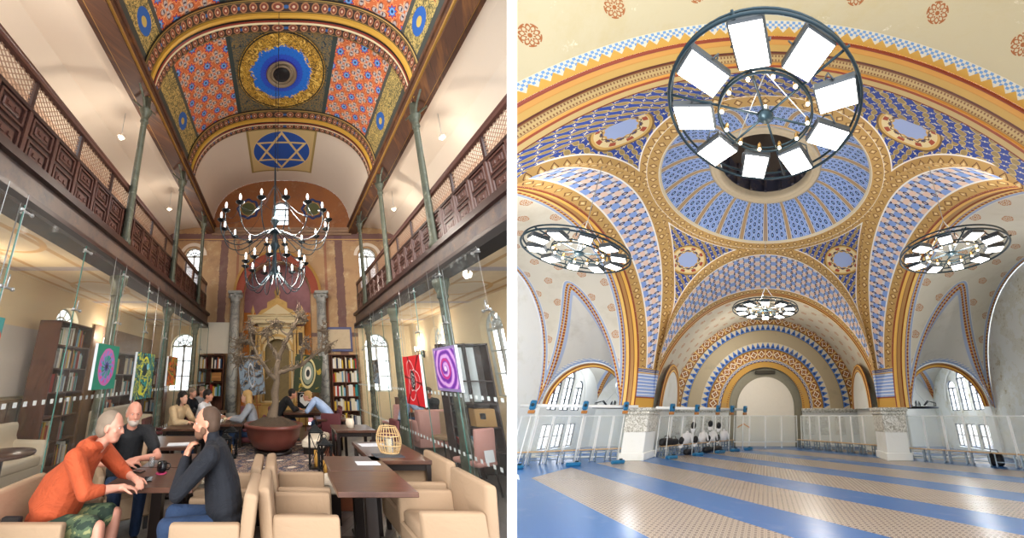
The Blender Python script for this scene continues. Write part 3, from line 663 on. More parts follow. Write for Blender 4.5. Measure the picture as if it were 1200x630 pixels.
def near(pts, curves):
    """for every point: distance to the nearest of the curves and the run along it"""
    P = np.array(pts, float); best = np.full(len(P), 1e9); run = np.zeros(len(P))
    for c in curves:
        C = np.array(c, float); L = np.concatenate([[0], np.cumsum(np.linalg.norm(np.diff(C, axis=0), axis=1))])
        a, d = C[:-1], np.diff(C, axis=0); dd = (d * d).sum(1) + 1e-9
        for i0 in range(0, len(P), 1500):
            Q = P[i0:i0 + 1500]; t = np.clip(((Q[:, None] - a[None]) * d[None]).sum(2) / dd, 0, 1); r = np.linalg.norm(Q[:, None] - (a[None] + t[..., None] * d[None]), axis=2); k = r.argmin(1); rk = r[np.arange(len(Q)), k]
            m = rk < best[i0:i0 + 1500]; best[i0:i0 + 1500][m] = rk[m]; run[i0:i0 + 1500][m] = (L[k] + t[np.arange(len(Q)), k] * np.sqrt(dd[k]))[m]
    return best, run
def setattrs(mb, **kw):
    for k, arr in kw.items(): mb.at[k] = {i: float(x) for i, x in enumerate(arr)}
    return mb
# pendentives
def pend(Pf, Qf, ang0, ang1, pf0, pf1, qf0, qf1, medt=.74):
    mb = MB()
    def C(s): a = ang0 + (ang1 - ang0) * s; return rp(RO * cos(a), VC + RO * sin(a), RH_)
    Lm = sum(dist(lerp(Pf(pf0 + (pf1 - pf0) * i / 20), Qf(qf0 + (qf1 - qf0) * i / 20), .5), lerp(Pf(pf0 + (pf1 - pf0) * (i + 1) / 20), Qf(qf0 + (qf1 - qf0) * (i + 1) / 20), .5)) for i in range(20)) - .9
    def fn(s, t):
        P, Q = Pf(pf0 + (pf1 - pf0) * t), Qf(qf0 + (qf1 - qf0) * t); P1, Q1 = C(0), C(1); w = t ** 2.2
        x = lerp(P, Q, s); c = C(s); l1 = lerp(P1, Q1, s); return tuple(x[i] + w * (c[i] - l1[i]) for i in range(3))
    mb.grid(fn, 60, 80)
    c0_ = np.array(fn(.5, medt)); e1 = np.array(fn(.9, medt)) - np.array(fn(.1, medt)); e1 /= np.linalg.norm(e1); e2 = np.array(fn(.5, medt + .12)) - np.array(fn(.5, medt - .12)); e2 -= e1 * (e1 @ e2); e2 /= np.linalg.norm(e2)
    for i, f in enumerate(mb.f): mb.uv[i] = [(float((np.array(mb.v[q]) - c0_) @ e1), float((np.array(mb.v[q]) - c0_) @ e2)) for q in f]
    cur = [[fn(0, i / 120) for i in range(121)], [fn(1, i / 120) for i in range(121)], [fn(i / 90, 1) for i in range(91)]]
    bd, rn = near(mb.v, cur); setattrs(mb, edge=bd, run=rn, hz=[v[2] - E_ for v in mb.v]); return mb
struct('ceiling_pendentive_1', pend(lambda t: S1(-1, t), A1, pi, pi / 2, 0, pi / 2, pi, pi / 2), mPend, RH)
struct('ceiling_pendentive_2', pend(lambda t: S1(1, t), A1, 0, pi / 2, 0, pi / 2, 0, pi / 2), mPend, RH)
struct('ceiling_pendentive_3', pend(lambda t: S1(-1, t), N1, -pi, -pi / 2, pi, pi / 2, pi, pi / 2), mPend, RH)
struct('ceiling_pendentive_4', pend(lambda t: S1(1, t), N1, 0, -pi / 2, pi, pi / 2, 0, pi / 2), mPend, RH)
al = arclen(N0)
struct('ceiling_near_strip', MB().grid(lambda a, b: lerp(N0(pi * a), N1(pi * a), b), 100, 6, lambda a, b: (al(a), b * dist(N0(pi * a), N1(pi * a))), attrs={'edge': lambda a, b: .5 + .1 * b, 'run': lambda a, b: 0., 'hz': lambda a, b: lerp(N0(pi * a), N1(pi * a), b)[2] - E_}), mPend, RH)
struct('ceiling_ring_border', MB().grid(lambda a, b: rp((RO - (RO - RR) * b) * cos(2 * pi * a), VC + (RO - (RO - RR) * b) * sin(2 * pi * a), RH_ + .1 * b), 120, 2, lambda a, b: (a * 25.2, b)), mRingB, RH)
def domep(b): r = RR + (1.93 - RR) * b; return r, RH_ + .1 + 1.08 * sin(b * pi / 2) ** .9
struct('ceiling_dome', MB().grid(lambda a, b: rp(domep(b)[0] * cos(2 * pi * a), VC + domep(b)[0] * sin(2 * pi * a), domep(b)[1]), 144, 24), mDome, RH)
_b = MB().lathe([(1.95, 7.95), (1.97, 7.93), (1.9, 7.9), (1.82, 7.93), (1.78, 7.97), (1.72, 7.93), (1.66, 7.95), (1.62, 8.05), (1.62, 8.3)], (0, VC, E_), 64, caps=False); struct('trim_40', _b, plain('oculus_stone_lip', 'cdbb9a', .6, var=.2), RH)
_b = MB().lathe([(1.6, 8.25), (1.55, 9.2), (1.5, 9.25)], (0, VC, E_), 48, caps=False)
for k in range(16): a = 2 * pi * k / 16; _b.box((1.5 * cos(a), VC + 1.5 * sin(a), E_ + 8.7), (.1, .1, 1.0), rz(a))
mLant = M('lantern_drum_dark', hexc('3a3a48'), .35); _n = mLant.noise(3., 5.); mLant.over(hexc('7d6a55'), (_n - .5) * 3); mLant = mLant.done()
struct('trim_41', _b, mLant, RH); struct('ceiling_lantern', MB().lathe([(1.55, 9.2), (.9, 9.7), (.0, 9.9)], (0, VC, E_), 32, caps=False), plain('lantern_top_dark', '4a3c30', .6, var=.3), RH)
# great near arch and near vault
W_ = .68
def archstrip(u0, v0, v1, R0, R1, k=5.8 / 5.48, n=90, mat=None, name='', a0=0, a1=pi, zc=ZS, uc=0., m=6, h=RH):
    mb = MB(); L_ = pi * R0
    return mb
def nearR(t): return RA + .05 * t
_al = pi * RA
steps = [(0, 0), (.06, .0), (.07, .06), (.28, .05), (.3, .0), (.56, .02), (.58, .08), (.68, .1), (.7, .16), (.88, .15), (1., .1), (1.01, .02)]
mb = MB()
for i in range(len(steps) - 1):
    (t0, d0), (t1, d1) = steps[i], steps[i + 1]
    mb.grid(lambda a, b: rp((RA - (d0 + (d1 - d0) * b) * .6) * cos(pi * a), VN - W_ * (t0 + (t1 - t0) * b), ZS + (5.8 - (d0 + (d1 - d0) * b) * .6) * sin(pi * a)), 90, 1, lambda a, b: (a * _al, t0 + (t1 - t0) * b))
struct('trim_42', mb, mArchBig, RH)
struct('ceiling_near_vault', MB().grid(lambda a, b: rp(RA * cos(pi * a), VN - W_ - (VN - W_ - 1.0) * b, ZS + 5.8 * sin(pi * a)), 90, 16, lambda a, b: (a * _al, (VN - W_ - 1.0) * b)), mRNear, RH)
# mouldings of the far and side arches
def mould(f, du, n=100, w=.3, depth=.12):
    """f(t, r, d): point on the arch at extra radius r and depth d"""
    mb = MB(); K = [(0, 0), (.1, .03), (.3, .03), (.35, 0), (.65, 0), (.7, .04), (.95, .04), (1, 0)]
    for i in range(len(K) - 1):
        (t0, d0), (t1, d1) = K[i], K[i + 1]
        mb.grid(lambda a, b: f(pi * a, (t0 + (t1 - t0) * b), d0 + (d1 - d0) * b), n, 1, lambda a, b: (a * 17, t0 + (t1 - t0) * b))
    return mb
struct('trim_43', mould(lambda t, x, d: rp((RA - .0 - d) * cos(t), VF + .34 * x, ZS + (5.7 - d) * sin(t)), 0), mArchMid, RH)
for sg, n in ((-1, 44), (1, 45)):
    struct('trim_%d' % n, mould(lambda t, x, d: rp(sg * (5.73 + .6 * x), 9.6 + (5.9 - d) * cos(t), ZS + (5.6 - d) * sin(t)), 0), mArchMid, RH)
# piers
def pier(sg, u0, v0, w, dv, nm, n):
    b = MB(); b.box((sg * (u0 + w / 2), v0 + dv / 2, (E_ + ZS - .32) / 2), (w, dv, E_ + ZS - .32), bev=.02); b.box((sg * (u0 + w / 2), v0 + dv / 2, .14), (w + .14, dv + .14, .28), bev=.02)
    struct('wall_pier_' + nm, b, mRWhite, RH)
    b = MB(); b.box((sg * (u0 + w / 2), v0 + dv / 2, E_ + ZS - .62), (w + .05, dv + .05, .7), bev=.02); b.box((sg * (u0 + w / 2), v0 + dv / 2, E_ + ZS - .2), (w + .16, dv + .16, .14), bev=.03); b.box((sg * (u0 + w / 2), v0 + dv / 2, E_ + ZS - .06), (w + .28, dv + .28, .14), bev=.03)
    struct('trim_%d' % n, b, mRelief, RH)
pier(-1, 5.1, 15.55, .95, 1.35, 'left', 46); pier(1, 5.1, 15.55, .95, 1.35, 'right', 47)
# far barrel and end wall
VE = 22.2; RB = 5.92
al_ = pi * RB
struct('ceiling_far_barrel', MB().grid(lambda a, b: rp(RB * cos(pi * a), VF + .3 + (VE - VF - .3) * b, .42 + 5.75 * sin(pi * a)), 90, 12, lambda a, b: (a * al_, (VE - VF) * b), attrs={'edge': lambda a, b: 5., 'run': lambda a, b: 0.}), mRFlower, RH)
b = MB(); b.grid(lambda a, c: rp((RA + .35 * c) * cos(pi * a), VF + .34, ZS + (5.7 + .3 * c) * sin(pi * a)), 60, 1); struct('wall_far_arch_face', b, mRWhite, RH)
hole = arch_poly(0, 2.3, 0, E_ + .6, 2.3, 24)
mb = MB(); outer = [(-6.1, 0), (6.1, 0), (6.1, E_ + .42)] + [(5.95 * cos(pi * k / 48), E_ + .42 + 5.8 * sin(pi * k / 48)) for k in range(49)] + [(-6.1, E_ + .42)]
upper = [(5.95 * cos(pi * k / 48), E_ + .42 + 5.8 * sin(pi * k / 48)) for k in range(49)]
hol2 = [(2.3, E_ + .42)] + [(2.3 * cos(pi * k / 24), E_ + .6 + 2.3 * sin(pi * k / 24)) for k in range(25)] + [(-2.3, E_ + .42)]
poly = upper + hol2[::-1]
pts = [Vector((a, c, 0)) for a, c in poly]; tr = tessellate_polygon([pts]); mb.add([(p.x, VE, p.y) for p in pts], [tuple(t) for t in tr], False, [(p.x, p.y - E_ - .45) for p in pts])
struct('wall_end_painted', mb, mEnd, RH)
b = MB(); b.box((-4.3, VE + .05, (E_ + .42) / 2), (4.0, .1, E_ + .42)); b.box((4.3, VE + .05, (E_ + .42) / 2), (4.0, .1, E_ + .42)); struct('wall_end_dado', b, mRWhite, RH)
b = MB()
for sg in (-1, 1):
    b.box((sg * 4.2, VE - .1, E_ + .34), (3.9, .22, .14), bev=.02); b.box((sg * 4.2, VE - .05, E_ + .22), (3.8, .12, .1))
    for k in range(4): b.box((sg * (2.75 + k * .92), VE - .03, E_ - .55), (.62, .06, 1.0), bev=.02)
struct('trim_50', b, mRelief, RH)
# recess and white blind niche with a small dark box above
b = MB(); b.grid(lambda a, c: ((2.3 - .0 * c) * cos(pi * a), VE + .5 * c, E_ + .6 + 2.3 * sin(pi * a)), 40, 2); b.grid(lambda a, c: (-2.3, VE + .5 * a, c * (E_ + .6)), 2, 2); b.grid(lambda a, c: (2.3, VE + .5 * a, c * (E_ + .6)), 2, 2); b.add([(-2.4, VE + .5, 0), (2.4, VE + .5, 0), (2.4, VE + .5, 5.4), (-2.4, VE + .5, 5.4)], [(0, 1, 2, 3)])
struct('wall_niche_recess', b, plain('grey_niche_stone', '9d9885', .8, var=.2), RH)
np_ = arch_poly(0, 1.82, 0, E_ + .5, 1.82, 24); b = MB().prism([(a, c) for a, c in np_], .14, axis=1, off=VE + .32); struct('wall_niche_panel', b, plain('cream_niche_board', 'ece5d6', .8, var=.06), RH)
struct('trim_51', MB().box((0, VE + .3, E_ + 2.62), (1.3, .3, .22), bev=.03), plain('dark_vent_box', '4b463c', .6), RH)
for sg, n in ((-1, 60), (1, 62)):
    def fq(t, x, d): return rp(sg * (5.28 - d), 19.5 + (1.95 - .45 * x) * cos(t), .36 + (2.35 - .45 * x) * sin(t))
    struct('trim_%d' % n, mould(fq, 0, 40), mArchMid, RH)
    b = MB(); b.grid(lambda a, c: rp(sg * 5.27, 19.5 + 1.52 * c * cos(pi * a), .36 + 1.92 * c * sin(pi * a)), 30, 3); b.box((sg * 5.6, 19.5, (E_ + .36) / 2), (.06, 4.2, E_ + .36)); struct('trim_%d' % (n + 1), b, mRWhite, RH)
# side chapels
OW = 10.7; VT_ = 16.6; AC = 8.6; AR = 1.98
def chap(sg, s, ph):
    u = 6.33 + (OW - 6.33) * s; vc = 9.6 + 2.1 * s; av = 5.9 - 1.15 * s; h = 5.6 - .1 * s
    return (sg * u, vc + av * cos(ph), E_ + ZS + h * sin(ph))
def gz(u):
    x = min(abs(u - AC) / (AR + .03), 1.); return E_ + .42 + (AR + .03) * sqrt(max(1 - x * x, 0))
def groin(s):
    x = abs(s - .5) / .48
    return 0. if x >= 1 else 1.06 * (1 - x ** 1.3)
NS = 60; PG = [groin(i / NS) for i in range(NS + 1)]
for sg, nm in ((-1, 'left'), (1, 'right')):
    pg = lambda s: PG[int(round(s * NS))]
    al2 = 12.
    def fF(s, b): g = pg(s); return chap(sg, s, g + (pi - g) * b)
    mb = MB().grid(fF, NS, 60, lambda s, b: ((pg(s) + (pi - pg(s)) * b) * 5.0, s * 3.5))
    gr = [fF(i / NS, 0) for i in range(NS + 1) if PG[i] > 0]; e0 = [chap(sg, 0, pi * i / 100) for i in range(101)]; e1_ = [chap(sg, 1, pi * i / 100) for i in range(101)]; e0 = [(sg * p[0] * sg, p[1], p[2]) for p in e0]
    bd, rn = near(mb.v, [gr, e0, e1_]); setattrs(mb, edge=bd, run=rn)
    struct('ceiling_chapel_' + nm, mb, mRFlower, RH)
    def cell(s, b):
        u, v, z = chap(1, s, pg(s)); z0 = gz(u) if pg(s) > 0 else z
        v0 = VT_ if pg(s) > 0 else v; return (sg * u, v0 + (v - v0) * b, z0 + (z - z0) * b)
    mb = MB().grid(cell, NS, 14, lambda s, b: (s, b)); ar_ = [cell(i / NS, 0) for i in range(NS + 1) if PG[i] > 0]
    bd, rn = near(mb.v, [gr]); bd2, rn2 = near(mb.v, [ar_]); setattrs(mb, edge=bd, edge2=bd2, run=rn)
    struct('ceiling_chapel_cell_' + nm, mb, mRCell, RH)
    # transverse wall with its arch
    w = MB(); holed(w, [(sg * 5.6, 0), (sg * (OW + .1), 0), (sg * (OW + .1), 2.6), (sg * (AC + AR + .03), 2.6)] + [(sg * (AC + (AR + .03) * cos(pi * k / 30)), E_ + .42 + (AR + .06) * sin(pi * k / 30)) for k in range(31)] + [(sg * 5.6, 2.6)], [[(sg * (AC - AR), 0.01)] + [(sg * (AC + AR), 0.01)] + [(sg * (AC + AR * cos(pi * k / 30)), E_ + .4 + AR * sin(pi * k / 30)) for k in range(31)]], lambda a, c, d: (a, VT_ + .02 + d, c), .55)
    struct('wall_chapel_transverse_' + nm, w, mRWhite, RH)
    mb = MB(); K = [(0, .3), (.08, .26), (.3, .26), (.36, .2), (.6, .12), (.66, .06), (.92, .04), (1, .0)]
    for i in range(len(K) - 1):
        (t0, d0), (t1, d1) = K[i], K[i + 1]
        mb.grid(lambda a, c: (sg * (AC + (AR - .2 + .42 * (t0 + (t1 - t0) * c)) * cos(pi * a)), VT_ - .06 + (d0 + (d1 - d0) * c), E_ + .4 + (AR - .2 + .42 * (t0 + (t1 - t0) * c)) * sin(pi * a)), 50, 1, lambda a, c: (a * 6, t0 + (t1 - t0) * c))
    struct('trim_%d' % (52 + (sg > 0)), mb, mArchMid, RH)
    # outer wall, small window bay behind the transverse arch
    pl = lambda a, c, d: (sg * (OW + .02 + d), a, c)
    lights = []
    wc = 18.9
    for k, (o_, h_) in enumerate(((-1.1, 3.15), (0, 3.6), (1.1, 3.15))):
        lights.append(arch_poly(wc + o_, .44, 1.95, h_, .4, 8)); lights.append(rect(wc + o_ - .44, wc + o_ + .44, .15, 1.3))
    w = MB(); holed(w, rect(3.0, 22.8, 0, 8.2), lights, pl, .14); struct('wall_chapel_outer_' + nm, w, mRWhite if sg < 0 else mRDam, RH)
    b = MB()
    for k in range(24):
        a0, a1 = pi * k / 24, pi * (k + 1) / 24
    arc = MB(); arc.grid(lambda a, c: (sg * (OW - .02 - .05 * sin(pi * c)), wc + (1.75 + .18 * c) * cos(pi * a), 2.5 + (1.7 + .16 * c) * sin(pi * a)), 30, 4); struct('trim_%d' % (54 + (sg > 0)), arc, mRWhite, RH)
    for k, o_ in enumerate((-1.1, 0, 1.1)):
        h_ = 3.6 if o_ == 0 else 3.15
        window_unit(nextwin(), RH, pl, wc + o_, .44, 1.95, h_, .4, mWinF2, .06, 2, 3, False)
        f = MB()
        for (a, c, da, dc) in ((wc + o_ - .42, .75, .05, 1.1), (wc + o_ + .42, .75, .05, 1.1), (wc + o_, .22, .84, .05), (wc + o_, 1.28, .84, .05), (wc + o_, .75, .05, 1.1), (wc + o_, .75, .84, .04)): f.box((sg * (OW + .08), a, c), (.05, da, dc))
        struct('window_%d' % nextwin(), f, mWinF2, RH)
    struct('wall_bay_back_' + nm, MB().grid(lambda a, c: (sg * (6.0 + 4.9 * a), 22.4, 5.5 * c), 6, 6), mRWhite, RH)
    struct('wall_bay_inner_' + nm, MB().grid(lambda a, c: (sg * 6.3, 17.2 + 5.3 * a, 5.5 * c), 4, 6), mRWhite, RH)
    # cross vault of the small bay
    def xz(a, c):
        x = abs(a - .5) * 2; y = abs(c - .5) * 2; return x, y
    def xv(a, c):
        x, y = xz(a, c); f = sqrt(max(1 - x * x, 0)); g = sqrt(max(1 - y * y, 0)); return (sg * (AC + 2.2 * 2 * (a - .5)), 17.1 + 5.4 * c, E_ + .3 + 2.4 * max(f, g))
    def xe(a, c):
        x, y = xz(a, c); return abs(x - y) * 1.6
    struct('ceiling_bay_' + nm, MB().grid(xv, 48, 48, lambda a, c: (a, c), attrs={'edge': xe, 'edge2': lambda a, c: 5., 'run': lambda a, c: c * 8}), mRCell, RH)
# ================================================================== LEFT HALL: columns, railings, glass, lamps
GU = 2.66; CU = 2.86
mColG = M('green_grey_cast_iron', hexc('565a4c'), .45, .2); mColG.over(hexc('2e3632'), (mColG.noise(5., 6.) - .5) * 3.); mColG.over(hexc('8a8f7c'), (mColG.noise(11., 5.) - .58) * 5.); mColG = mColG.done()
mLat = plain('brass_brown_lattice', 'a5836a', .5, .2)
SIDE = {-1: 'left', 1: 'right'}
COLV = {-1: [2.15, 5.5, 8.15, 10.9], 1: [5.65, 8.3, 10.9]}
WHICH = ['nearest the camera', 'second from the camera', 'third from the camera', 'farthest, beside the end wall']
for sg in (-1, 1):
    for k, v in enumerate(COLV[sg]):
        t = T(LH, 'iron_column', 'slender green iron column on the %s gallery front, %s' % (SIDE[sg], (WHICH if sg < 0 else WHICH[:1] + WHICH[2:])[k]), 'column', (sg * CU, v, 3.96), group='upper gallery columns')
        t.part('shaft', MB().lathe([(.1, 0), (.1, .1), (.075, .16), (.07, .3), (.06, 2.75), (.075, 2.8)], n=14), mColG)
        t.part('capital', MB().lathe([(.06, 2.72), (.085, 2.75), (.07, 2.8), (.075, 2.9), (.12, 3.0), (.13, 3.04), (.08, 3.08), (.07, 3.38)], n=14), mColG)
        b = MB()
        for d in (-1, 1):
            b.tube([(0, 0, 2.86), (0, d * .05, 3.05), (0, d * .18, 3.22), (0, d * .42, 3.34)], [.03, .03, .028, .022], 6)
        b.tube([(0, 0, 2.9), (sg * .12, 0, 3.15), (sg * .3, 0, 3.32)], .025, 6); t.part('bracket', b, mColG)
        t = T(LH, 'iron_pillar', 'thick green-grey iron pillar below the %s gallery, %s' % (SIDE[sg], (WHICH if sg < 0 else WHICH[:1] + WHICH[2:])[k]), 'column', (sg * (CU + .0), v, 0), group='lower gallery pillars')
        t.part('base', MB().lathe([(.14, 0), (.14, .1), (.115, .14), (.115, .5), (.09, .58)], n=18), mColG)
        t.part('shaft', MB().lathe([(.09, .55), (.105, .62), (.085, .7), (.082, 1.2), (.098, 1.24), (.08, 1.3), (.07, 2.95), (.08, 3.0)], n=18), mColG)
        t.part('capital', MB().lathe([(.075, 2.98), (.1, 3.02), (.085, 3.08), (.12, 3.2), (.145, 3.24), (.145, 3.34)], n=18), mColG)
    # parapet
    y0r, n_ = (1.2, 24) if sg < 0 else (3.06, 20)
    t = T(LH, 'gallery_railing', 'dark carved wooden gallery parapet with lattice screen along the %s side' % SIDE[sg], 'railing', (sg * 2.97, y0r, 3.96))
    wv = .465
    b = MB(); b.box((0, n_ * wv / 2, .03), (.1, n_ * wv, .06)); b.box((0, n_ * wv / 2, .69), (.11, n_ * wv, .05)); t.part('rail_board', b, mDark, clip=True)
    b = MB(); b.box((0, n_ * wv / 2, 1.19), (.12, n_ * wv, .07), bev=.02); b.box((-sg * .02, n_ * wv / 2, 1.13), (.08, n_ * wv, .05)); t.part('handrail', b, mDark2, clip=True)
    for k in range(n_):
        y = (k + .5) * wv; p = MB(); p.box((0, y, .36), (.05, wv - .05, .6)); x = -sg * .03
        pn = t.part('carved_panel', p, mDark, clip=True)
        q = MB()
        for zc, hh in ((.52, .22), (.2, .26)):
            for (dy, dz, sy, sz) in ((0, hh / 2, wv - .12, .025), (0, -hh / 2, wv - .12, .025), ((wv - .14) / 2, 0, .025, hh), (-(wv - .14) / 2, 0, .025, hh)): q.box((x, y + dy, zc + dz), (.035, sy, sz))
            q.box((x, y, zc), (.03, wv - .24, hh - .1), bev=.012); q.box((x * 1.6, y - .05, zc), (.02, .05, .05)); q.box((x * 1.6, y + .05, zc), (.02, .05, .05))
        t.part('raised_field', q, mDark2, pn, clip=True)
    for k in range(n_ + 1): t.part('panel_stile', MB().box((-sg * .02, k * wv, .36), (.07, .05, .66)), mDark2, clip=True)
    for k in range(0, n_ + 1, 2): t.part('post', MB().box((0, k * wv, .92), (.06, .045, .46)), mDark, clip=True)
    for k in range(0, n_, 2):
        y0, y1 = k * wv + .03, (k + 2) * wv - .03; L_ = y1 - y0; H_ = .38; z0 = .74; b = MB(); st = .075
        for d in (-1, 1):
            for i in range(int((L_ + H_) / st) + 1):
                s_ = i * st; ya, za = (s_, 0) if s_ <= L_ else (L_, s_ - L_); yb, zb = (s_ - H_, H_) if s_ >= H_ else (0, s_)
                if d > 0: ya, yb = L_ - ya, L_ - yb
                ln = math.hypot(yb - ya, zb - za)
                if ln < .02: continue
                b.box((0, y0 + (ya + yb) / 2, z0 + (za + zb) / 2), (.008, .011, ln), R=rx(math.atan2(-(yb - ya), (zb - za))))
        t.part('lattice_panel', b, mLat, clip=True)
# glass screens with steel fins, patch fittings and a dotted safety strip
mGlass = glassmat('clear_screen_glass', (.975, .99, .985), .05, .02); mGEdge = plain('green_glass_edge', '4f7f76', .15, var=.05); mSteel = plain('brushed_steel', 'b9bdbf', .3, .8, .05)
mStripe = plain('frosted_safety_squares', 'dfe8e8', .6, var=0.)
for sg in (-1, 1):
    ed = [1.9 + 1.12 * k for k in range(10)]
    for k in range(0 if sg < 0 else 2, 9):
        t = T(LH, 'glass_panel', 'clear glass screen panel below the %s gallery, %s from the camera' % (SIDE[sg], ORD[k] if sg < 0 else ORD[k - 2]), 'glass panel', (sg * GU, ed[k], 0), group='glass screens along the nave')
        w = ed[k + 1] - ed[k] - .012
        t.part('pane', MB().box((0, w / 2, 1.7), (.012, w, 3.36)), mGlass, clip=True, label='clear glass pane')
        t.part('edge', MB().box((0, w + .002, 1.7), (.014, .006, 3.36)), mGEdge)
        for zz in (1.42, .62):
            b = MB()
            for i in range(8): b.box((-sg * .008, .07 + i * .137, zz), (.003, .05, .05))
            t.part('dot_pattern', b, mStripe)
        for z_ in (2.5, 3.3):
            b = MB(); b.tube([(-sg * .03, -.07, z_), (-sg * .03, .07, z_)], .012, 8); b.tube([(-sg * .03, 0, z_), (sg * .04, 0, z_)], .01, 6)
            for d in (-.07, .07): b.ball((-sg * .03, d, z_), .022, 8, 6)
            if z_ < 3: b.tube([(-sg * .03, 0, z_), (-sg * .03, 0, z_ + .13)], .008, 6)
            t.part('fitting', b, mSteel)
        if k in (1, 3, 5, 7): t.part('stay_wire', MB().tube([(sg * .06, 0, .0), (sg * .06, 0, 3.4)], .006, 6), mSteel)
# marble columns beside the arch
mMarb = M('veined_grey_marble', hexc('a3a39d'), .35); mMarb.over(hexc('6e7272'), ((mMarb.noise(2.2, 8., dist=1.4) - .5).abs() < .03) * .8); mMarb.over(hexc('cfcdc4'), (mMarb.noise(1.7, 6.) - .5) * 2.); mMarb = mMarb.done()
for sg, x, nm in ((-1, -1.76, 'left'), (1, 1.5, 'right')):
    t = T(LH, 'marble_column', 'grey veined marble column on the %s of the ark arch' % nm, 'column', (x, LV - .32, 0))
    t.part('base', MB().lathe([(.24, 0), (.24, .3), (.22, .36), (.24, .42), (.21, .5)], n=24), mGrey)
    t.part('shaft', MB().lathe([(.2, .48), (.205, 1.5), (.17, 4.35)], n=24), mMarb)
    b = MB().lathe([(.17, 4.33), (.2, 4.37), (.18, 4.42), (.24, 4.62), (.2, 4.64)], n=20); b.box((0, 0, 4.7), (.52, .52, .12), bev=.02)
    for k in range(8): a = k * pi / 4; b.ball((.22 * cos(a), .22 * sin(a), 4.58), (.06, .06, .08), 6, 4)
    t.part('capital', b, mGrey)
# the gilded ark
mArk = M('cream_and_gilt_ark_wood', hexc('d2ac68'), .45); mArk.over(hexc('a9803c'), (mArk.noise(3., 6.) - .5) * 2.5); mArk = mArk.done(); mArkD = plain('dark_ark_panel', '4b4038', .5, var=.2); mArkC = plain('ivory_ark_face', 'e4d2a8', .5, var=.08); mGlowOr = plain('warm_glow_panel_paint', 'd98a3c', .6, var=.3)  # mGlowOr: warm glow beside the ark, put into an orange colour
t = T(LH, 'torah_ark', 'tall gilded ark with stepped pediment inside the back wall arch', 'cabinet', (-.18, 13.0, 0))
b = MB(); b.box((0, .1, .35), (2.3, .5, .7), bev=.02); b.box((0, .08, .72), (2.4, .56, .08), bev=.02); t.part('plinth', b, mArk)
b = MB(); holed(b, rect(-.75, .75, .75, 3.7), [arch_poly(0, .48, .8, 2.6, .48, 12)], lambda a, c, d: (a, .02 + d, c), .2); t.part('front', b, mArkC)
t.part('niche', MB().box((0, .3, 2.0), (1.2, .04, 2.5)), plain('olive_niche_back', '8b7a55', .6, var=.4, scale=7.))
b = MB(); b.grid(lambda a, c: ((.56 + .1 * c) * cos(pi * a), -.03, 2.6 + (.56 + .1 * c) * sin(pi * a)), 20, 2); b.box((0, 0, 3.5), (1.5, .06, .04)); b.tube([(-.5, -.02, 2.6), (-.5, -.02, .8)], .04, 8); b.tube([(.5, -.02, 2.6), (.5, -.02, .8)], .04, 8); t.part('door_surround', b, mArk)
for s_ in (-1, 1):
    b = MB().box((s_ * .92, 0, 2.1), (.3, .2, 2.9), bev=.02); c_ = t.part('pilaster', b, mArk)
    b = MB()
    for zz in (1.1, 1.75, 2.4, 3.05): b.box((s_ * .92, -.11, zz), (.16, .03, .5), bev=.01)
    t.part('carving', b, mArkD, c_)
    b = MB().lathe([(.1, .75), (.07, .85), (.065, 3.2), (.1, 3.4), (.12, 3.5)], (s_ * .68, -.12, 0), 14); t.part('colonnette', b, mArk)
b = MB(); b.box((0, 0, 3.72), (2.3, .4, .14), bev=.02); b.box((0, 0, 3.86), (2.1, .34, .12), bev=.02); b.box((0, .0, 3.95), (2.36, .46, .06), bev=.02); t.part('entablature', b, mArkC)
b = MB().prism([(-.8, 3.98), (.8, 3.98), (.62, 4.2), (.4, 4.28), (.4, 4.5), (0, 4.72), (-.4, 4.5), (-.4, 4.28), (-.62, 4.2)], .24, 1, -.1); t.part('pediment', b, mArk)
b = MB(); b.prism([(-.6, 4.02), (.6, 4.02), (.3, 4.22), (0, 4.42), (-.3, 4.22)], .06, 1, -.16); b.grid(lambda a, c: ((.12 + .05 * c) * cos(2 * pi * a), -.18, 4.16 + (.12 + .05 * c) * sin(2 * pi * a)), 20, 1); t.part('pediment_relief', b, mArkC)
b = MB()
for s_ in (-1, 1): b.lathe([(.07, 3.98), (.04, 4.05), (.09, 4.15), (.04, 4.3), (.0, 4.42)], (s_ * .98, 0, 0), 10)
b.lathe([(.12, 4.7), (.08, 4.8), (.14, 4.95), (.05, 5.1), (.0, 5.2)], (0, 0, 0), 12); t.part('finial', b, mArk)
solo(LH, 'amber_glow_panel', MB().box((0, 0, 0), (.5, .06, 3.6), bev=.02), mGlowOr, 'amber panel painted as a warm glow between the left marble column and the ark', 'wall panel', (-1.33, 13.55, 2.4))  # amber glow left of the ark, painted as a panel
solo(LH, 'amber_glow_panel', MB().box((0, 0, 0), (.36, .06, 3.6), bev=.02), mGlowOr, 'amber panel painted as a warm glow between the ark and the right marble column', 'wall panel', (1.12, 13.55, 2.4))  # the same glow as panel colour, right of the ark
# boards over the end bookcases
solo(LH, 'white_board', MB().box((0, 0, 0), (1.25, .06, 1.15), bev=.01), plain('ivory_board', 'e3dccb', .7, var=.05), 'blank ivory board on the end wall above the left bookcase', 'board', (-2.5, LV - .06, 3.05))
t = T(LH, 'framed_panel', 'faded parchment panel in a blue frame above the right bookcase', 'wall panel', (2.15, LV - .05, 3.0))
t.part('frame', MB().box((0, .01, 0), (1.0, .05, .9), bev=.01), plain('faded_blue_frame', '5d6288', .7, var=.3)); t.part('parchment', MB().box((0, -.02, 0), (.84, .05, .72), bev=.01), wall_plaster('parchment_panel', 'cdb99a', 'a48f74', 3., 1.8))
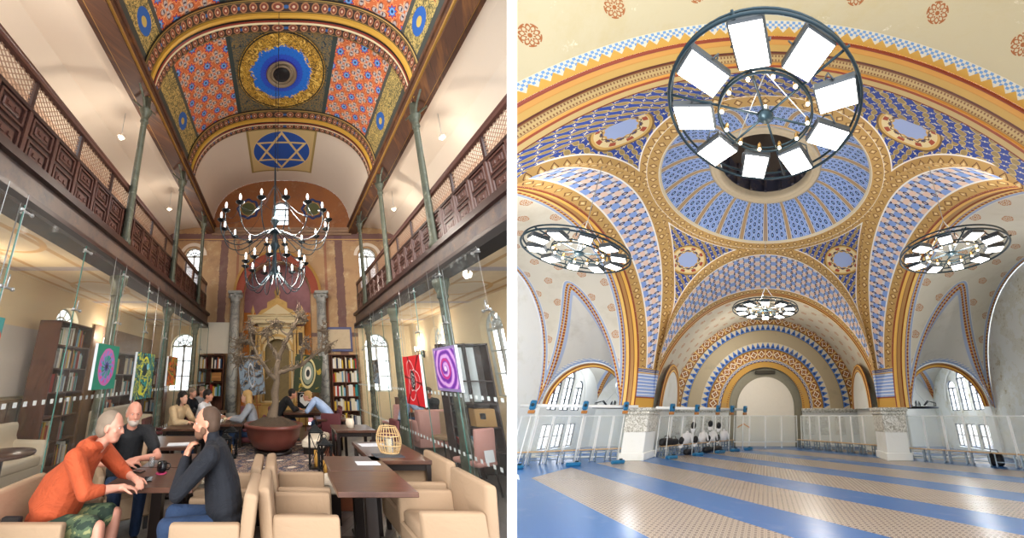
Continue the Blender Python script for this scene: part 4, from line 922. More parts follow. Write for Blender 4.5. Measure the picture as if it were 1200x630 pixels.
# chandelier
def chandelier():
    t = T(LH, 'candle_chandelier', 'large black iron two-tier chandelier with candle bulbs hanging in the nave', 'chandelier', (-.15, 6.6, 3.38))
    b = MB().tube([(0, 0, .3), (0, 0, 3.0)], .022, 8); b.lathe([(.0, .25), (.05, .3), (.09, .42), (.05, .55), (.04, .9), (.12, 1.0), (.05, 1.1), (.04, 1.5), (.1, 1.6), (.04, 1.7)], n=14); b.lathe([(.0, 1.28), (.1, 1.3), (.13, 1.36), (.05, 1.42)], n=14); t.part('stem', b, mChBlue)
    b = MB(); 
    for i in range(46): b.add(*_link((0, 0, 3.0 + i * .076), i % 2)) 
    t.part('chain', b, mBlackIron)
    b = MB(); b.tube([(.06, 0, 2.9), (.09, -1.2, 6.4)], .008, 6); t.part('cable', b, mBlackIron)
    arms = [(1.18, 1.5, 16, 0.), (.64, .55, 12, .13)]
    for (r, z, n, ph) in arms:
        for k in range(n):
            a = 2 * pi * (k + .5) / n + ph; c, s = cos(a), sin(a)
            pts = [(.05 * c, .05 * s, z - .1), (r * .3 * c, r * .3 * s, z - .28), (r * .62 * c, r * .62 * s, z - .52), (r * .88 * c, r * .88 * s, z - .46), (r * c, r * s, z - .2), (r * c, r * s, z)]
            P_ = []
            for i in range(5):
                for q in range(3):
                    f = q / 3; p0 = pts[max(i - 1, 0)]; p1 = pts[i]; p2 = pts[i + 1]; p3 = pts[min(i + 2, 5)]
                    P_.append(tuple(.5 * (2 * p1[j] + (p2[j] - p0[j]) * f + (2 * p0[j] - 5 * p1[j] + 4 * p2[j] - p3[j]) * f * f + (3 * p1[j] - p0[j] - 3 * p2[j] + p3[j]) * f ** 3) for j in range(3)))
            P_.append(pts[-1]); ar = t.part('arm', MB().tube(P_, .011, 6), mChBlue)
            t.part('drip_pan', MB().lathe([(.0, -.03), (.04, -.02), (.085, .015), (.09, .03), (.02, .02)], (r * c, r * s, z), 12), mBlackIron, ar)
            t.part('candle_bulb', MB().lathe([(.018, .02), (.018, .1), (.026, .13), (.02, .18), (.0, .22)], (r * c, r * s, z), 10), mCandle, ar)
    # swags of thin chain
    b = MB()
    for (r, z, n, ph, z2) in ((1.18, 1.5, 16, 0., 2.55), (.64, .55, 12, .13, 1.25)):
        for k in range(n):
            a0 = 2 * pi * (k + .5) / n + ph; a1 = 2 * pi * (k + 1.5) / n + ph
            p0 = np.array((r * cos(a0), r * sin(a0), z - .06)); p1 = np.array((r * cos(a1), r * sin(a1), z - .06))
            b.tube([tuple(p0 + (p1 - p0) * q / 6 - np.array((0, 0, .5 * r * .3 * sin(pi * q / 6)))) for q in range(7)], .005, 4)
            if k % 2 == 0: b.tube([tuple(p0 + (np.array((0, 0, z2)) - p0) * q / 8 - np.array((0, 0, .34 * sin(pi * q / 8)))) for q in range(9)], .0045, 4)
    t.part('chain_swag', b, mChBlue)
    return t
def _link(c, o):
    V = []; F = []; n = 8; m = 4
    for i in range(n):
        a = 2 * pi * i / n
        for j in range(m):
            q = 2 * pi * j / m; rr = 1 + .22 * cos(q); x = .018 * cos(a) * rr; z = .045 * sin(a) * (1 + .1 * cos(q)); y = .005 * sin(q)
            V.append((c[0] + (x if o else y), c[1] + (y if o else x), c[2] + z))
    for i in range(n):
        for j in range(m): F.append((i * m + j, ((i + 1) % n) * m + j, ((i + 1) % n) * m + (j + 1) % m, i * m + (j + 1) % m))
    return V, F, True
mChBlue = plain('blue_black_iron', '26363e', .4, .5, .15); mCandle = glow('candle_bulb', (1, .96, .9), 2.2)
CH = chandelier()
def lamp(hall, p, energy, r=.4, col=(1, .9, .78)):  # point light, for fixtures and for added fills alike
    l = bpy.data.lights.new('lamp', 'POINT'); l.energy = energy; l.shadow_soft_size = r; l.color = col; o = bpy.data.objects.new('lamp', l); COL.objects.link(o); o.location = hall.P(p); return o
lamp(LH, (-.1, 6.6, 5.1), 260, .14); lamp(LH, (-.1, 6.6, 3.7), 100, .12)
# gallery pendant lamps and aisle lights
mBulbW = glow('white_lamp_bulb', (1, .93, .8), 3.5)
for sg in (-1, 1):
    for k, v in enumerate((3.2, 6.2, 9.6)):
        t = T(LH, 'pendant_lamp', 'small white pendant lamp under the %s gallery ceiling, %s from the camera' % (SIDE[sg], ORD[k]), 'lamp', (sg * 3.7, v, 6.9))
        t.part('cord', MB().tube([(0, 0, .08), (0, 0, .7)], .006, 6), mSteel); t.part('shade', MB().lathe([(.02, .1), (.07, .08), (.08, .02), (.06, 0)], n=14), mCream); t.part('bulb', MB().ball((0, 0, 0), .045, 10, 6), mBulbW)
        lamp(LH, (sg * 3.7, v, 6.7), 19, .08)
    for k, v in enumerate((4.6, 8.9) if sg < 0 else (9.6, 11.4)):
        t = T(LH, 'wall_lamp', 'black iron candle wall lamp in the %s aisle, %s from the camera' % (SIDE[sg], ORD[k]), 'lamp', (sg * 4.72, v, 2.45))
        b = MB(); b.box((sg * .1, 0, -.05), (.03, .1, .24), bev=.01)
        for d in (-.22, 0, .22): b.tube([(sg * .1, 0, -.05), (0, d * .5, -.12), (-sg * .08, d, -.08), (-sg * .08, d, .02)], .012, 6); b.lathe([(.0, 0), (.05, .01), (.055, .025)], (-sg * .08, d, .02), 10)
        t.part('bracket', b, mBlackIron)
        b = MB()
        for d in (-.22, 0, .22): b.lathe([(.018, .02), (.018, .1), (.024, .14), (.0, .2)], (-sg * .08, d, .02), 8)
        t.part('bulb', b, mBulbW); lamp(LH, (sg * 4.45, v, 2.75), 24, .06)
# ================================================================== RIGHT HALL: lamps, screens, benches, kit
mRingIron = plain('dark_teal_iron', '22343c', .4, .6, .1); mFlood = glow('floodlight_face', (1, .97, .9), 7.); mFloodCase = plain('grey_floodlight_case', '4b5054', .45, .5, .08)
mBrass = plain('aged_brass', '8d7040', .4, .7, .2); mBulbR = glow('warm_small_bulb', (1, .78, .5), 9.)
def ring_lamp(c, R_, n, label, drop, lit=True, energy=0, name='ring_chandelier', smalls=True, chain=3.2):
    t = T(RH, name, label, 'chandelier', c)
    b = MB()
    for (r, z, th) in ((R_, 0, .022), (R_ * .985, .1, .018)): b.tube([(r * cos(2 * pi * i / 64), r * sin(2 * pi * i / 64), z) for i in range(64)], th, 8, closed=True)
    t.part('outer_ring', b, mRingIron)
    b = MB(); ri = R_ * .5
    for z in (0, .07): b.tube([(ri * cos(2 * pi * i / 48), ri * sin(2 * pi * i / 48), z) for i in range(48)], .016, 8, closed=True)
    t.part('inner_ring', b, mRingIron)
    hub = MB().lathe([(.0, -.03), (.1, -.02), (.11, .03), (.05, .06), (.03, .2), (.0, .22)], n=16); t.part('hub', hub, mRingIron)
    for k in range(6):
        a = 2 * pi * (k + .25) / 6; t.part('spoke', MB().tube([(0, 0, .02), (R_ * 1.04 * cos(a), R_ * 1.04 * sin(a), .02)], .017, 6), mRingIron)
    for k in range(n):
        a = 2 * pi * (k + .5) / n; r = R_ * .76; cR = rz(a + pi / 2)
        b = MB().box((r * cos(a), r * sin(a), .03), (R_ * (.32 if n < 10 else .25), R_ * (.42 if n < 10 else .32), .11), R=rz(a + pi / 2) @ np.eye(3), bev=.02)
        for s_ in (-1, 1):
            q = [(s_ * R_ * .17, 0, .02), (s_ * R_ * .17, .06, .16), (s_ * R_ * .1, .1, .23), (0, .12, .25)]
            b.tube([tuple(cR @ np.array(p) + np.array((r * cos(a), r * sin(a), 0))) for p in q], .012, 6)
        f = t.part('floodlight', b, mFloodCase)
        t.part('lamp_face', MB().box((r * cos(a), r * sin(a), -.032), (R_ * (.28 if n < 10 else .21), R_ * (.38 if n < 10 else .27), .012), R=cR), mFlood if lit else mFloodCase, f)
    if smalls:
        for k in range(12):
            a = 2 * pi * (k + .3) / 12; r = ri * .93
            b = MB().lathe([(.015, .02), (.03, .0), (.03, .06), (.012, .1)], (r * cos(a), r * sin(a), .02), 8); q = t.part('bulb_holder', b, mBrass)
            t.part('bulb', MB().ball((r * cos(a), r * sin(a), -.01), .026, 8, 6), mBulbR if lit else mBrass, q)
    b = MB()
    for k in range(3):
        a = 2 * pi * (k + .1) / 3; b.tube([(ri * cos(a), ri * sin(a), .07), (0, 0, .9)], .008, 5)
    b.tube([(0, 0, .88), (0, 0, .9 + chain)], .009, 5); t.part('chain', b, mSteel)
    if energy: lamp(RH, (c[0], c[1], c[2] + .42), energy, .15, (1, .93, .82)); lamp(RH, (c[0], c[1], c[2] - .3), energy * .8, .15, (1, .95, .88))
    return t
ring_lamp((0, 3.16, EYE + 3.66), 1.25, 9, 'huge near iron ring chandelier with nine bright floodlights', 0, True, 22, chain=1.0)
ring_lamp((-4.32, 6.75, EYE + 3.42), 1.12, 10, 'iron ring chandelier hanging in front of the left chapel vault', 0, True, 75, chain=2.6)
ring_lamp((4.32, 6.75, EYE + 3.42), 1.12, 10, 'iron ring chandelier hanging in front of the right chapel vault', 0, True, 75, chain=2.6)
ring_lamp((0.0, 11.0, EYE + 3.35), 1.14, 10, 'farthest lit iron ring chandelier below the end arch', 0, True, 110, chain=3.4)
lamp(RH, (0, 19.2, EYE + 3.2), 170, .2, (1, .93, .82))  # added fill to brighten the end bay; no fixture hangs here
for sg in (-1, 1): lamp(RH, (sg * 8., 10.5, EYE + 2.6), 85, .2, (.96, .98, 1)); lamp(RH, (sg * 8.6, 19.2, EYE + 1.8), 70, .2, (.95, .98, 1))  # added fills for the chapels and side bays, without any fixture
# unlit black lamps in the side bays
for sg, nm in ((-1, 'left'), (1, 'right')):
    t = T(RH, 'black_ring_lamp', 'unlit black ring lamp hanging in the %s side bay' % nm, 'chandelier', (sg * 8.3, 19.2, EYE + .4))
    b = MB(); b.tube([(.95 * cos(2 * pi * i / 40), .95 * sin(2 * pi * i / 40), 0) for i in range(40)], .05, 8, closed=True); b.tube([(.6 * cos(2 * pi * i / 32), .6 * sin(2 * pi * i / 32), .02) for i in range(32)], .035, 8, closed=True); t.part('ring', b, mBlackIron)
    for k in range(6):
        a = 2 * pi * k / 6; t.part('lamp_arm', MB().tube([(.95 * cos(a), .95 * sin(a), 0), (.98 * cos(a), .98 * sin(a), .22), (.6 * cos(a), .6 * sin(a), .32), (.35 * cos(a), .35 * sin(a), .1)], .028, 6), mBlackIron)
    t.part('chain', MB().tube([(.6, 0, .02), (0, 0, .8), (-.6, 0, .02)], .012, 5).tube([(0, 0, .8), (0, 0, 2.0)], .012, 5), mSteel)
# spectator screens: clear sheets in white frames with a low steel rail
mSheet = glassmat('clear_plastic_sheet', (.97, .98, .97), .04, .16); mWhiteFr = plain('white_powder_frame', 'eef0ee', .4, var=.03)
mRailW = plain('pine_bench_slat', 'c9a679', .5, var=.15)
def screen_run(p0, p1, n, where, z0=.0, bench=True, inward=1):
    p0 = np.array(p0, float); p1 = np.array(p1, float); d = (p1 - p0) / n; L_ = np.linalg.norm(d); ang = math.atan2(d[1], d[0])
    for k in range(n):
        q = p0 + d * k
        t = T(RH, 'spectator_screen', 'clear white-framed screen %s, %s from the left' % (where, ORD[k]), 'screen', (q[0], q[1], z0), rot=ang, group='clear screens ' + where)
        t.part('sheet', MB().box((L_ / 2, 0, 1.0), (L_ - .06, .012, 1.36)), mSheet)
        b = MB(); b.box((.03, 0, .85), (.035, .04, 1.7)); b.box((L_ - .03, 0, .85), (.035, .04, 1.7)); b.box((L_ / 2, 0, 1.69), (L_, .04, .03)); b.box((L_ / 2, 0, .3), (L_, .04, .04)); t.part('frame', b, mWhiteFr)
        if bench:
            y = -.3 * inward
            t2 = T(RH, 'slat_bench', 'low steel and pine bench %s, %s from the left' % (where, ORD[k]), 'bench', (q[0] - sin(ang) * y, q[1] + cos(ang) * y, z0), rot=ang, group='low benches ' + where)
            t2.part('seat', MB().box((L_ / 2, 0, .43), (L_ - .04, .24, .035), bev=.01), mRailW)
            for xx in (.1, L_ - .1):
                b = MB(); b.box((xx, -.1, .2), (.04, .04, .42)); b.box((xx, .1, .2), (.04, .04, .42)); b.box((xx, 0, .03), (.05, .34, .04)); b.box((xx, 0, .24), (.03, .2, .03)); t2.part('leg', b, mSteelB)
            t2.part('stretcher', MB().box((L_ / 2, 0, .14), (L_ - .2, .03, .03)), mSteelB)
mSteelB = plain('grey_blue_steel', '8698a8', .35, .6, .08)
screen_run((-9.7, 14.2), (-6.2, 16.1), 7, 'across the left chapel')
screen_run((-5.0, 16.9), (-2.1, 21.2), 7, 'beside the left end wall')
screen_run((-1.9, 21.5), (1.9, 21.5), 4, 'before the end niche', bench=False)
screen_run((2.1, 21.5), (5.9, 17.2), 8, 'beside the right end wall')
screen_run((6.3, 16.2), (10.4, 12.6), 7, 'across the right chapel')
# white pipe with blue boxes along the left side
def pipe(p0, p1, z, boxes, nm, wh):
    p0 = np.array(p0, float); p1 = np.array(p1, float); ang = math.atan2(*(p1 - p0)[::-1]); L_ = np.linalg.norm(p1 - p0)
    t = T(RH, 'white_gantry_pipe', 'long white pipe carried on thin poles %s' % wh, 'pipe', (p0[0], p0[1], 0), rot=ang)
    t.part('pipe', MB().tube([(0, 0, z), (L_, 0, z)], .06, 12), mWhiteFr)
    for k in range(len(boxes)): t.part('pole', MB().tube([(boxes[k] * L_, 0, 0), (boxes[k] * L_, 0, z)], .02, 8), mWhiteFr)
    for k in range(len(boxes)):
        x = boxes[k] * L_; q = p0 + (p1 - p0) * boxes[k] + np.array((sin(ang), -cos(ang))) * .14
        t2 = T(RH, 'cable_reel', 'blue reel on the white pipe %s, %s from the left' % (wh, ORD[k]), 'reel', (q[0], q[1], z - .02), rot=ang, group='blue reels on the white pipe')
        t2.part('case', MB().box((0, 0, .04), (.2, .2, .34), bev=.04), mBlueBox); t2.part('bracket', MB().box((0, .02, -.2), (.22, .14, .12), bev=.02), mOrange)
        t2.part('dial', MB().lathe([(.06, 0), (.06, .02), (.0, .03)], (0, -.1, .05), 14, rx(pi / 2)), mDialD)
        t3 = T(RH, 'floor_socket', 'blue floor box under the pipe %s, %s from the left' % (wh, ORD[k]), 'floor box', (q[0] + sin(ang) * .3, q[1] - cos(ang) * .3, 0), rot=ang, group='blue floor boxes')
        t3.part('case', MB().box((0, 0, .06), (.5, .28, .12), bev=.03), mBlueBox); t3.part('plug', MB().box((.1, 0, .14), (.12, .1, .05), bev=.01), mDialD)
mBlueBox = plain('teal_blue_plastic', '1f6f9e', .4, var=.1); mOrange = plain('orange_brown_bracket', 'b87a3c', .5, var=.1); mDialD = plain('dark_blue_dial', '16323e', .4, var=.05)
pipe((-9.3, 13.4), (-5.5, 15.3), 2.05, [.1, .52, .88], 'a', 'across the left chapel')
pipe((-4.9, 15.9), (-1.2, 20.6), 2.02, [.13, .38, .62, .8, .98], 'b', 'beside the left end wall')
# fencing kit on the benches
mKitW = plain('white_fencing_jacket', 'e9e9ea', .7, var=.08); mKitB = plain('black_kit_fabric', '17181c', .6, var=.1)
def mask(p, label):
    t = T(RH, 'fencing_mask', label, 'mask', p); t.part('mesh_dome', MB().ball((0, 0, .15), (.13, .15, .17), 14, 10), mKitB); t.part('bib', MB().prism([(-.12, .0), (.12, .0), (.06, -.16), (-.06, -.16)], .1, 1, -.12), mKitW)
def jacket(p, label, rot=0.):
    t = T(RH, 'fencing_jacket', label, 'jacket', p, rot); b = MB().lathe([(.02, .5), (.08, .5), (.2, .42), (.22, .2), (.2, 0.), (.0, 0)], n=16); b.xf(np.diag([1, .55, 1]))
    t.part('body', b, mKitW); t.part('sleeve', MB().tube([(-.18, 0, .42), (-.3, -.04, .22), (-.26, -.1, .04)], [.07, .06, .045], 10), mKitW); t.part('sleeve', MB().tube([(.18, 0, .42), (.3, -.04, .24), (.3, -.1, .06)], [.07, .06, .045], 10), mKitW)
    t.part('collar', MB().lathe([(.07, .48), (.075, .56)], n=12), mKitW)
def duffel(p, L_, label, rot=0., h=.3):
    t = T(RH, 'kit_bag', label, 'bag', p, rot); t.part('body', MB().box((0, 0, h / 2), (L_, .32, h), bev=.1, smooth=True), mKitB)
    t.part('handle', MB().tube([(-.15, 0, h - .02), (-.1, 0, h + .1), (.1, 0, h + .1), (.15, 0, h - .02)], .015, 6), mKitB)
A_ = math.atan2(4.3, 2.9)
kit = lambda f, z=.45: (-5.0 + 2.9 * f + .25, 16.9 + 4.3 * f - .17, z)
duffel(kit(.06), .7, 'long black kit bag nearest the left pier', A_); duffel(kit(.14), .5, 'short black kit bag beside the longest one', A_, .26)
for f, w in ((.3, 'leftmost on the bench beside the end wall'), (.52, 'in the middle of the bench beside the end wall'), (.66, 'hung highest among the kit by the end wall'), (.84, 'rightmost on the bench beside the end wall')): jacket(kit(f), 'white fencing jacket ' + w, A_)
for f, z, w in ((.24, .45, 'nearest the black kit bags'), (.42, .45, 'between the first two white jackets'), (.6, .45, 'between the middle white jackets'), (.74, .45, 'beside the highest jacket'), (.38, 1.1, 'hung above the bench on the left'), (.62, 1.15, 'hung above the bench in the middle'), (.75, 1.05, 'hung above the bench on the right')): mask(kit(f, z), 'black mesh fencing mask ' + w)
for f, w in ((.33, 'under the leftmost white jacket'), (.58, 'under the middle of the kit bench'), (.72, 'under the right end of the kit bench')): duffel((kit(f)[0] + .12, kit(f)[1] - .3, 0), .55, 'dark bag on the floor ' + w, A_, .24)
duffel((8.6, 14.0, 0), .5, 'small black rucksack on the floor by the right screens', -.8, .42)
t = T(RH, 'chevron_marker', 'thin orange chevron marker on the screen before the niche', 'sign', (-1.3, 21.44, 1.15)); t.part('stripe', MB().prism([(-.35, -.06), (0, .14), (.35, -.06), (.35, -.12), (0, .08), (-.35, -.12)], .01, 1, -.02), mOrange)
# ================================================================== LEFT HALL: furniture
mLinen = M('cream_linen_cover', hexc('a58a6e'), .85); _n = mLinen.noise(2.6, 4., dist=.6); mLinen.over(hexc('9c8067'), (_n - .5) * 1.6); mLinen.bump(_n, .05, .35); mLinen = mLinen.done()
mWood = M('walnut_tabletop', hexc('573a2e'), .28); _x, _y, _z = mWood.obj; _n = mWood.noise(2.2, 7., vec=mWood.vec(_x * 1.2, _y * 9., _z)); mWood.over(hexc('321f19'), (_n - .48) * 3.2); mWood.over(hexc('7a5541'), (mWood.noise(3., 6., vec=mWood.vec(_x * 1., _y * 14., _z)) - .55) * 3.); mWood = mWood.done()
mLegD = plain('black_brown_leg', '1d1614', .4, var=.1); mMaroon = plain('maroon_velvet', '5c2a2e', .7, var=.2); mPaper = plain('white_paper', 'e6e9ee', .6, var=.03)
mTuft = plain('cream_tufted_leather', 'ddd0bb', .5, var=.08); mTuftP = plain('pink_tufted_leather', 'c9938a', .5, var=.1)
def armchair(loc, rot, label, group=None):
    """faces +x; loc is the floor point under the seat"""
    t = T(LH, 'armchair', label, 'chair', loc, rot, group)
    t.part('seat_cushion', MB().box((.03, 0, .41), (.52, .46, .13), bev=.035, smooth=True), mLinen)
    t.part('skirt', MB().box((.02, 0, .25), (.58, .6, .24), bev=.02), mLinen)
    for s_ in (-1, 1): t.part('armrest', MB().box((.04, s_ * .28, .385), (.54, .08, .47), bev=.022, smooth=True), mLinen)
    b = MB().box((0, 0, 0), (.11, .62, .56), R=ry(-.12), bev=.03, smooth=True); b.xf(None, (-.28, 0, .54)); t.part('backrest', b, mLinen)
    for x in (-.24, .26):
        for y in (-.26, .26): t.part('leg', MB().box((x, y, .07), (.045, .045, .14)), mLegD)
    return t
def table(loc, w, d, label, rot=0., h=.75, group=None, base='panel', mt=None):
    """loc = centre on the floor, w across u, d along v"""
    t = T(LH, 'dining_table', label, 'table', loc, rot, group)
    t.part('tabletop', MB().box((0, 0, h - .022), (w, d, .044), bev=.006), mt or mWood)
    if base == 'panel':
        b = MB(); b.box((0, 0, h / 2 - .02), (.1, .1, h - .06)); b.box((0, 0, h - .06), (w * .6, .08, .03)); b.box((0, 0, h - .06), (.08, d * .6, .03)); t.part('pedestal', b, mLegD)
        b = MB(); b.box((0, 0, .02), (w * .72, .09, .035), bev=.01); b.box((0, 0, .02), (.09, d * .72, .035), bev=.01); t.part('foot', b, mLegD)
    else:
        for x in (-w / 2 + .05, w / 2 - .05):
            for y in (-d / 2 + .05, d / 2 - .05): t.part('leg', MB().box((x, y, (h - .04) / 2), (.055, .055, h - .04)), mLegD)
        t.part('apron', MB().box((0, 0, h - .08), (w - .1, d - .1, .07)), mLegD)
    return t
# foreground left group
table((-1.2, 3.7, 0), .82, .66, 'walnut table where the three men sit, nearest the camera')
table((-1.15, 4.38, 0), .8, .66, 'walnut table pushed behind the one where the three men sit')
table((-1.74, 5.55, 0), .8, .9, 'dark table just behind the man in the black shirt')
armchair((-1.98, 3.28, 0), 0., 'cream linen armchair holding the man in the orange hoodie')
armchair((-.55, 3.28, 0), pi, 'cream linen armchair holding the man in the navy sweater')
armchair((-.57, 4.08, 0), pi, 'cream linen armchair half hidden behind the navy sweater man')
armchair((-1.97, 4.66, 0), -1.0, 'cream linen armchair holding the bald man in black')
# foreground right group
table((.83, 3.58, 0), .7, .65, 'walnut square table in the foreground between four cream armchairs')
table((.85, 4.25, 0), .66, .65, 'walnut square table joined behind the foreground one, bearing a white menu')
armchair((.16, 3.42, 0), 0., 'cream armchair left of the foreground walnut table')
armchair((.19, 4.12, 0), 0., 'cream armchair left of the table with the white menu')
armchair((1.46, 3.5, 0), pi, 'cream armchair right of the foreground walnut table')
armchair((1.52, 4.3, 0), pi, 'cream armchair right of the table with the white menu')
table((1.42, 4.92, 0), .72, 1.15, 'walnut table carrying the rattan lantern', base='legs')
table((1.36, 6.95, 0), .74, .74, 'dark square table with paper lantern, beyond the rattan lantern', base='legs')
def paper(loc, w, d, label, rot=0., name='menu', m=None, th=.006):
    b = MB().box((0, 0, th / 2), (w, d, th)); return solo(LH, name, b, m or mPaper, label, name.replace('_', ' '), loc, rot)
paper((.98, 4.22, .75), .26, .14, 'folded white menu on the table behind the foreground one')
paper((1.33, 4.6, .75), .36, .2, 'dark printed placemat under the rattan lantern', name='placemat', m=plain('dark_blue_print', '3c4650', .5, var=.3, scale=20))
paper((1.3, 5.25, .75), .36, .18, 'white open menu behind the rattan lantern', .1)
paper((-1.5, 5.3, .75), .3, .2, 'white sheet on the dark table behind the three men', .2)
# things on the men's table
mPhone = plain('black_phone_glass', '16181c', .15, var=.02)
def phone(loc, rot, label):
    t = T(LH, 'phone', label, 'phone', loc, rot); t.part('case', MB().box((0, 0, .005), (.075, .15, .009), bev=.004), mPhone); t.part('screen', MB().box((0, 0, .0105), (.068, .14, .001)), plain('dark_screen', '2c3138', .1, var=0.))
phone((-1.28, 3.6, .75), .3, 'black smartphone on the table in front of the black mug'); phone((-1.5, 3.88, .75), 1.2, 'black smartphone between the orange hoodie man and the mug')
t = T(LH, 'coffee_mug', 'black glossy coffee mug on a pink coaster', 'mug', (-1.23, 3.82, .757)); mMug = plain('black_glazed_ceramic', '14151a', .15, var=.03)
t.part('body', MB().lathe([(.0, .0), (.03, 0), (.047, .02), (.052, .055), (.045, .1), (.042, .1), (.047, .055), (.04, .02), (.0, .015)], n=24, caps=False), mMug); t.part('handle', MB().tube([(.045, 0, .085), (.075, 0, .08), (.085, 0, .055), (.07, 0, .03), (.048, 0, .025)], .007, 8), mMug)
solo(LH, 'coaster', MB().lathe([(.0, 0), (.055, 0), (.055, .006), (.0, .006)], n=24), plain('pink_coaster', 'c23a6a', .6), 'round pink coaster under the black mug', 'coaster', (-1.23, 3.82, .75))
def glass(loc, label, h=.1, r=.032):
    t = T(LH, 'drinking_glass', label, 'glass', loc); t.part('bowl', MB().lathe([(.0, 0), (r * .85, 0), (r, h), (r * .94, h), (r * .8, .008), (.0, .008)], n=18, caps=False), mTumbler)
mTumbler = glassmat('tumbler_glass', (.93, .95, .96), .15, .05)
glass((-1.42, 4.05, .75), 'clear tumbler beside the black mug')
# rattan lantern
mRattan = plain('pale_rattan', 'd8b682', .6, var=.15); mWax = plain('ivory_candle_wax', 'efe6cc', .5, var=.03)
t = T(LH, 'rattan_lantern', 'barrel shaped rattan lantern with a thick candle', 'lantern', (1.4, 4.75, .75))
def lprof(q): return .1 + .055 * sin(pi * min(max(q * .9 + .08, 0), 1))
for k in range(22):
    a = 2 * pi * k / 22; t.part('cane', MB().tube([(lprof(q / 8) * cos(a), lprof(q / 8) * sin(a), .01 + .3 * q / 8) for q in range(9)], .0045, 5), mRattan)
for z in (.01, .1, .21, .31): t.part('hoop', MB().tube([(lprof((z - .01) / .3) * cos(2 * pi * i / 28), lprof((z - .01) / .3) * sin(2 * pi * i / 28), z) for i in range(28)], .006, 6, closed=True), mRattan)
t.part('base', MB().lathe([(.0, 0), (.105, 0), (.105, .012), (.0, .012)], n=24), mRattan); t.part('candle', MB().lathe([(.0, .012), (.035, .012), (.035, .16), (.0, .155)], n=18), mWax)
t.part('glass_cylinder', MB().lathe([(.065, .012), (.065, .2)], n=20, caps=False), mTumbler)
t = T(LH, 'paper_lantern', 'small cream candle holder on the dark square table', 'lantern', (1.32, 6.9, .75)); t.part('shade', MB().lathe([(.0, 0), (.07, 0), (.085, .08), (.07, .16), (.06, .165)], n=16, caps=False), mTuft); t.part('candle', MB().lathe([(.0, .002), (.03, .002), (.03, .1), (.0, .1)], n=12), mWax)
# the carpeted platform with tufted benches, planter and lanterns
mRug = M('persian_rug', hexc('b29a86'), .95); _x, _y, _z = mRug.obj
_n = mRug.noise(9., 5., dist=2.4); mRug.over(hexc('3b3a46'), ((_n - .5).abs() < .05)); mRug.over(hexc('7d4a3c'), _n > .6); _q = hyp((_x / .5).frac() - .5, (_y / .45).frac() - .5); mRug.over(hexc('4a4858'), (_q - .3).abs() < .05); mRug.over(hexc('ded0bb'), _q < .12); mRug = mRug.done()
solo(LH, 'platform', MB().box((0, 0, .15), (2.2, 3.1, .3), bev=.01), plain('orange_brown_boards', '8a4e33', .5, var=.3), 'low orange-brown wooden platform in the middle of the nave', 'platform', (-.12, 6.62, 0))
solo(LH, 'persian_rug', MB().box((0, 0, .006), (1.9, 2.8, .012)), mRug, 'faded patterned rug covering the low platform', 'rug', (-.14, 6.6, .3))
def tufted_bench(loc, L_, rot, label, h=.46):
    t = T(LH, 'tufted_bench', label, 'bench', loc, rot); nx = max(int(L_ / .13), 2); hh = h
    def fn(a, b):
        x = (a - .5) * L_; y = (b - .5) * .42; u = a * nx; w = b * 3; dimple = (.5 + .5 * cos(2 * pi * (u + w) / 1.)) * (.5 + .5 * cos(2 * pi * (u - w) / 1.)); e = min(a, 1 - a) * L_; e2 = min(b, 1 - b) * .42; rnd = -(.05 - min(e, .05)) * .8 - (.05 - min(e2, .05)) * .8
        return (x, y, hh - dimple * .022 + rnd)
    t.part('cushion', MB().grid(fn, nx * 6, 18).box((0, 0, hh - .1), (L_ - .01, .41, .1), bev=.02), mTuft)
    b = MB()
    for i in range(nx + 1):
        for j in range(4):
            for o in (0, .5):
                a, c = (i + o) / nx, (j + o) / 3
                if a < .98 and c < .98 and a > .02 and c > .02: b.ball(((a - .5) * L_, (c - .5) * .42, hh - .018), (.011, .011, .006), 6, 4)
    t.part('button', b, mTuft); t.part('base', MB().box((0, 0, (hh - .15) / 2), (L_ - .06, .36, hh - .15)), mLegD)
tufted_bench((.1, 4.82, 0), 1.3, 0., 'cream buttoned bench along the near edge of the platform', .47)
tufted_bench((-.9, 4.86, 0), .6, 0., 'short cream buttoned bench at the platform corner behind the navy sweater man', .47)
tufted_bench((.7, 7.25, .312), 1.0, pi / 2 - .25, 'cream buttoned bench on the platform rug, right of the planter', .26)
mTerra = plain('red_brown_glazed_clay', '6e3a30', .35, var=.25, scale=3.); mSoil = plain('brown_moss_soil', '4a3b2b', .95, var=.5, scale=16., bump=.03)
t = T(LH, 'planter_bowl', 'big red-brown clay bowl planter on the rug', 'planter', (-.16, 7.0, .312))
t.part('bowl', MB().lathe([(.0, .06), (.28, .06), (.4, .12), (.5, .28), (.53, .44), (.565, .45), (.575, .5), (.53, .51), (.5, .46), (.0, .46)], n=48), mTerra); t.part('stand', MB().lathe([(.0, 0), (.36, 0), (.36, .05), (.3, .06), (.0, .06)], n=32), mLegD)
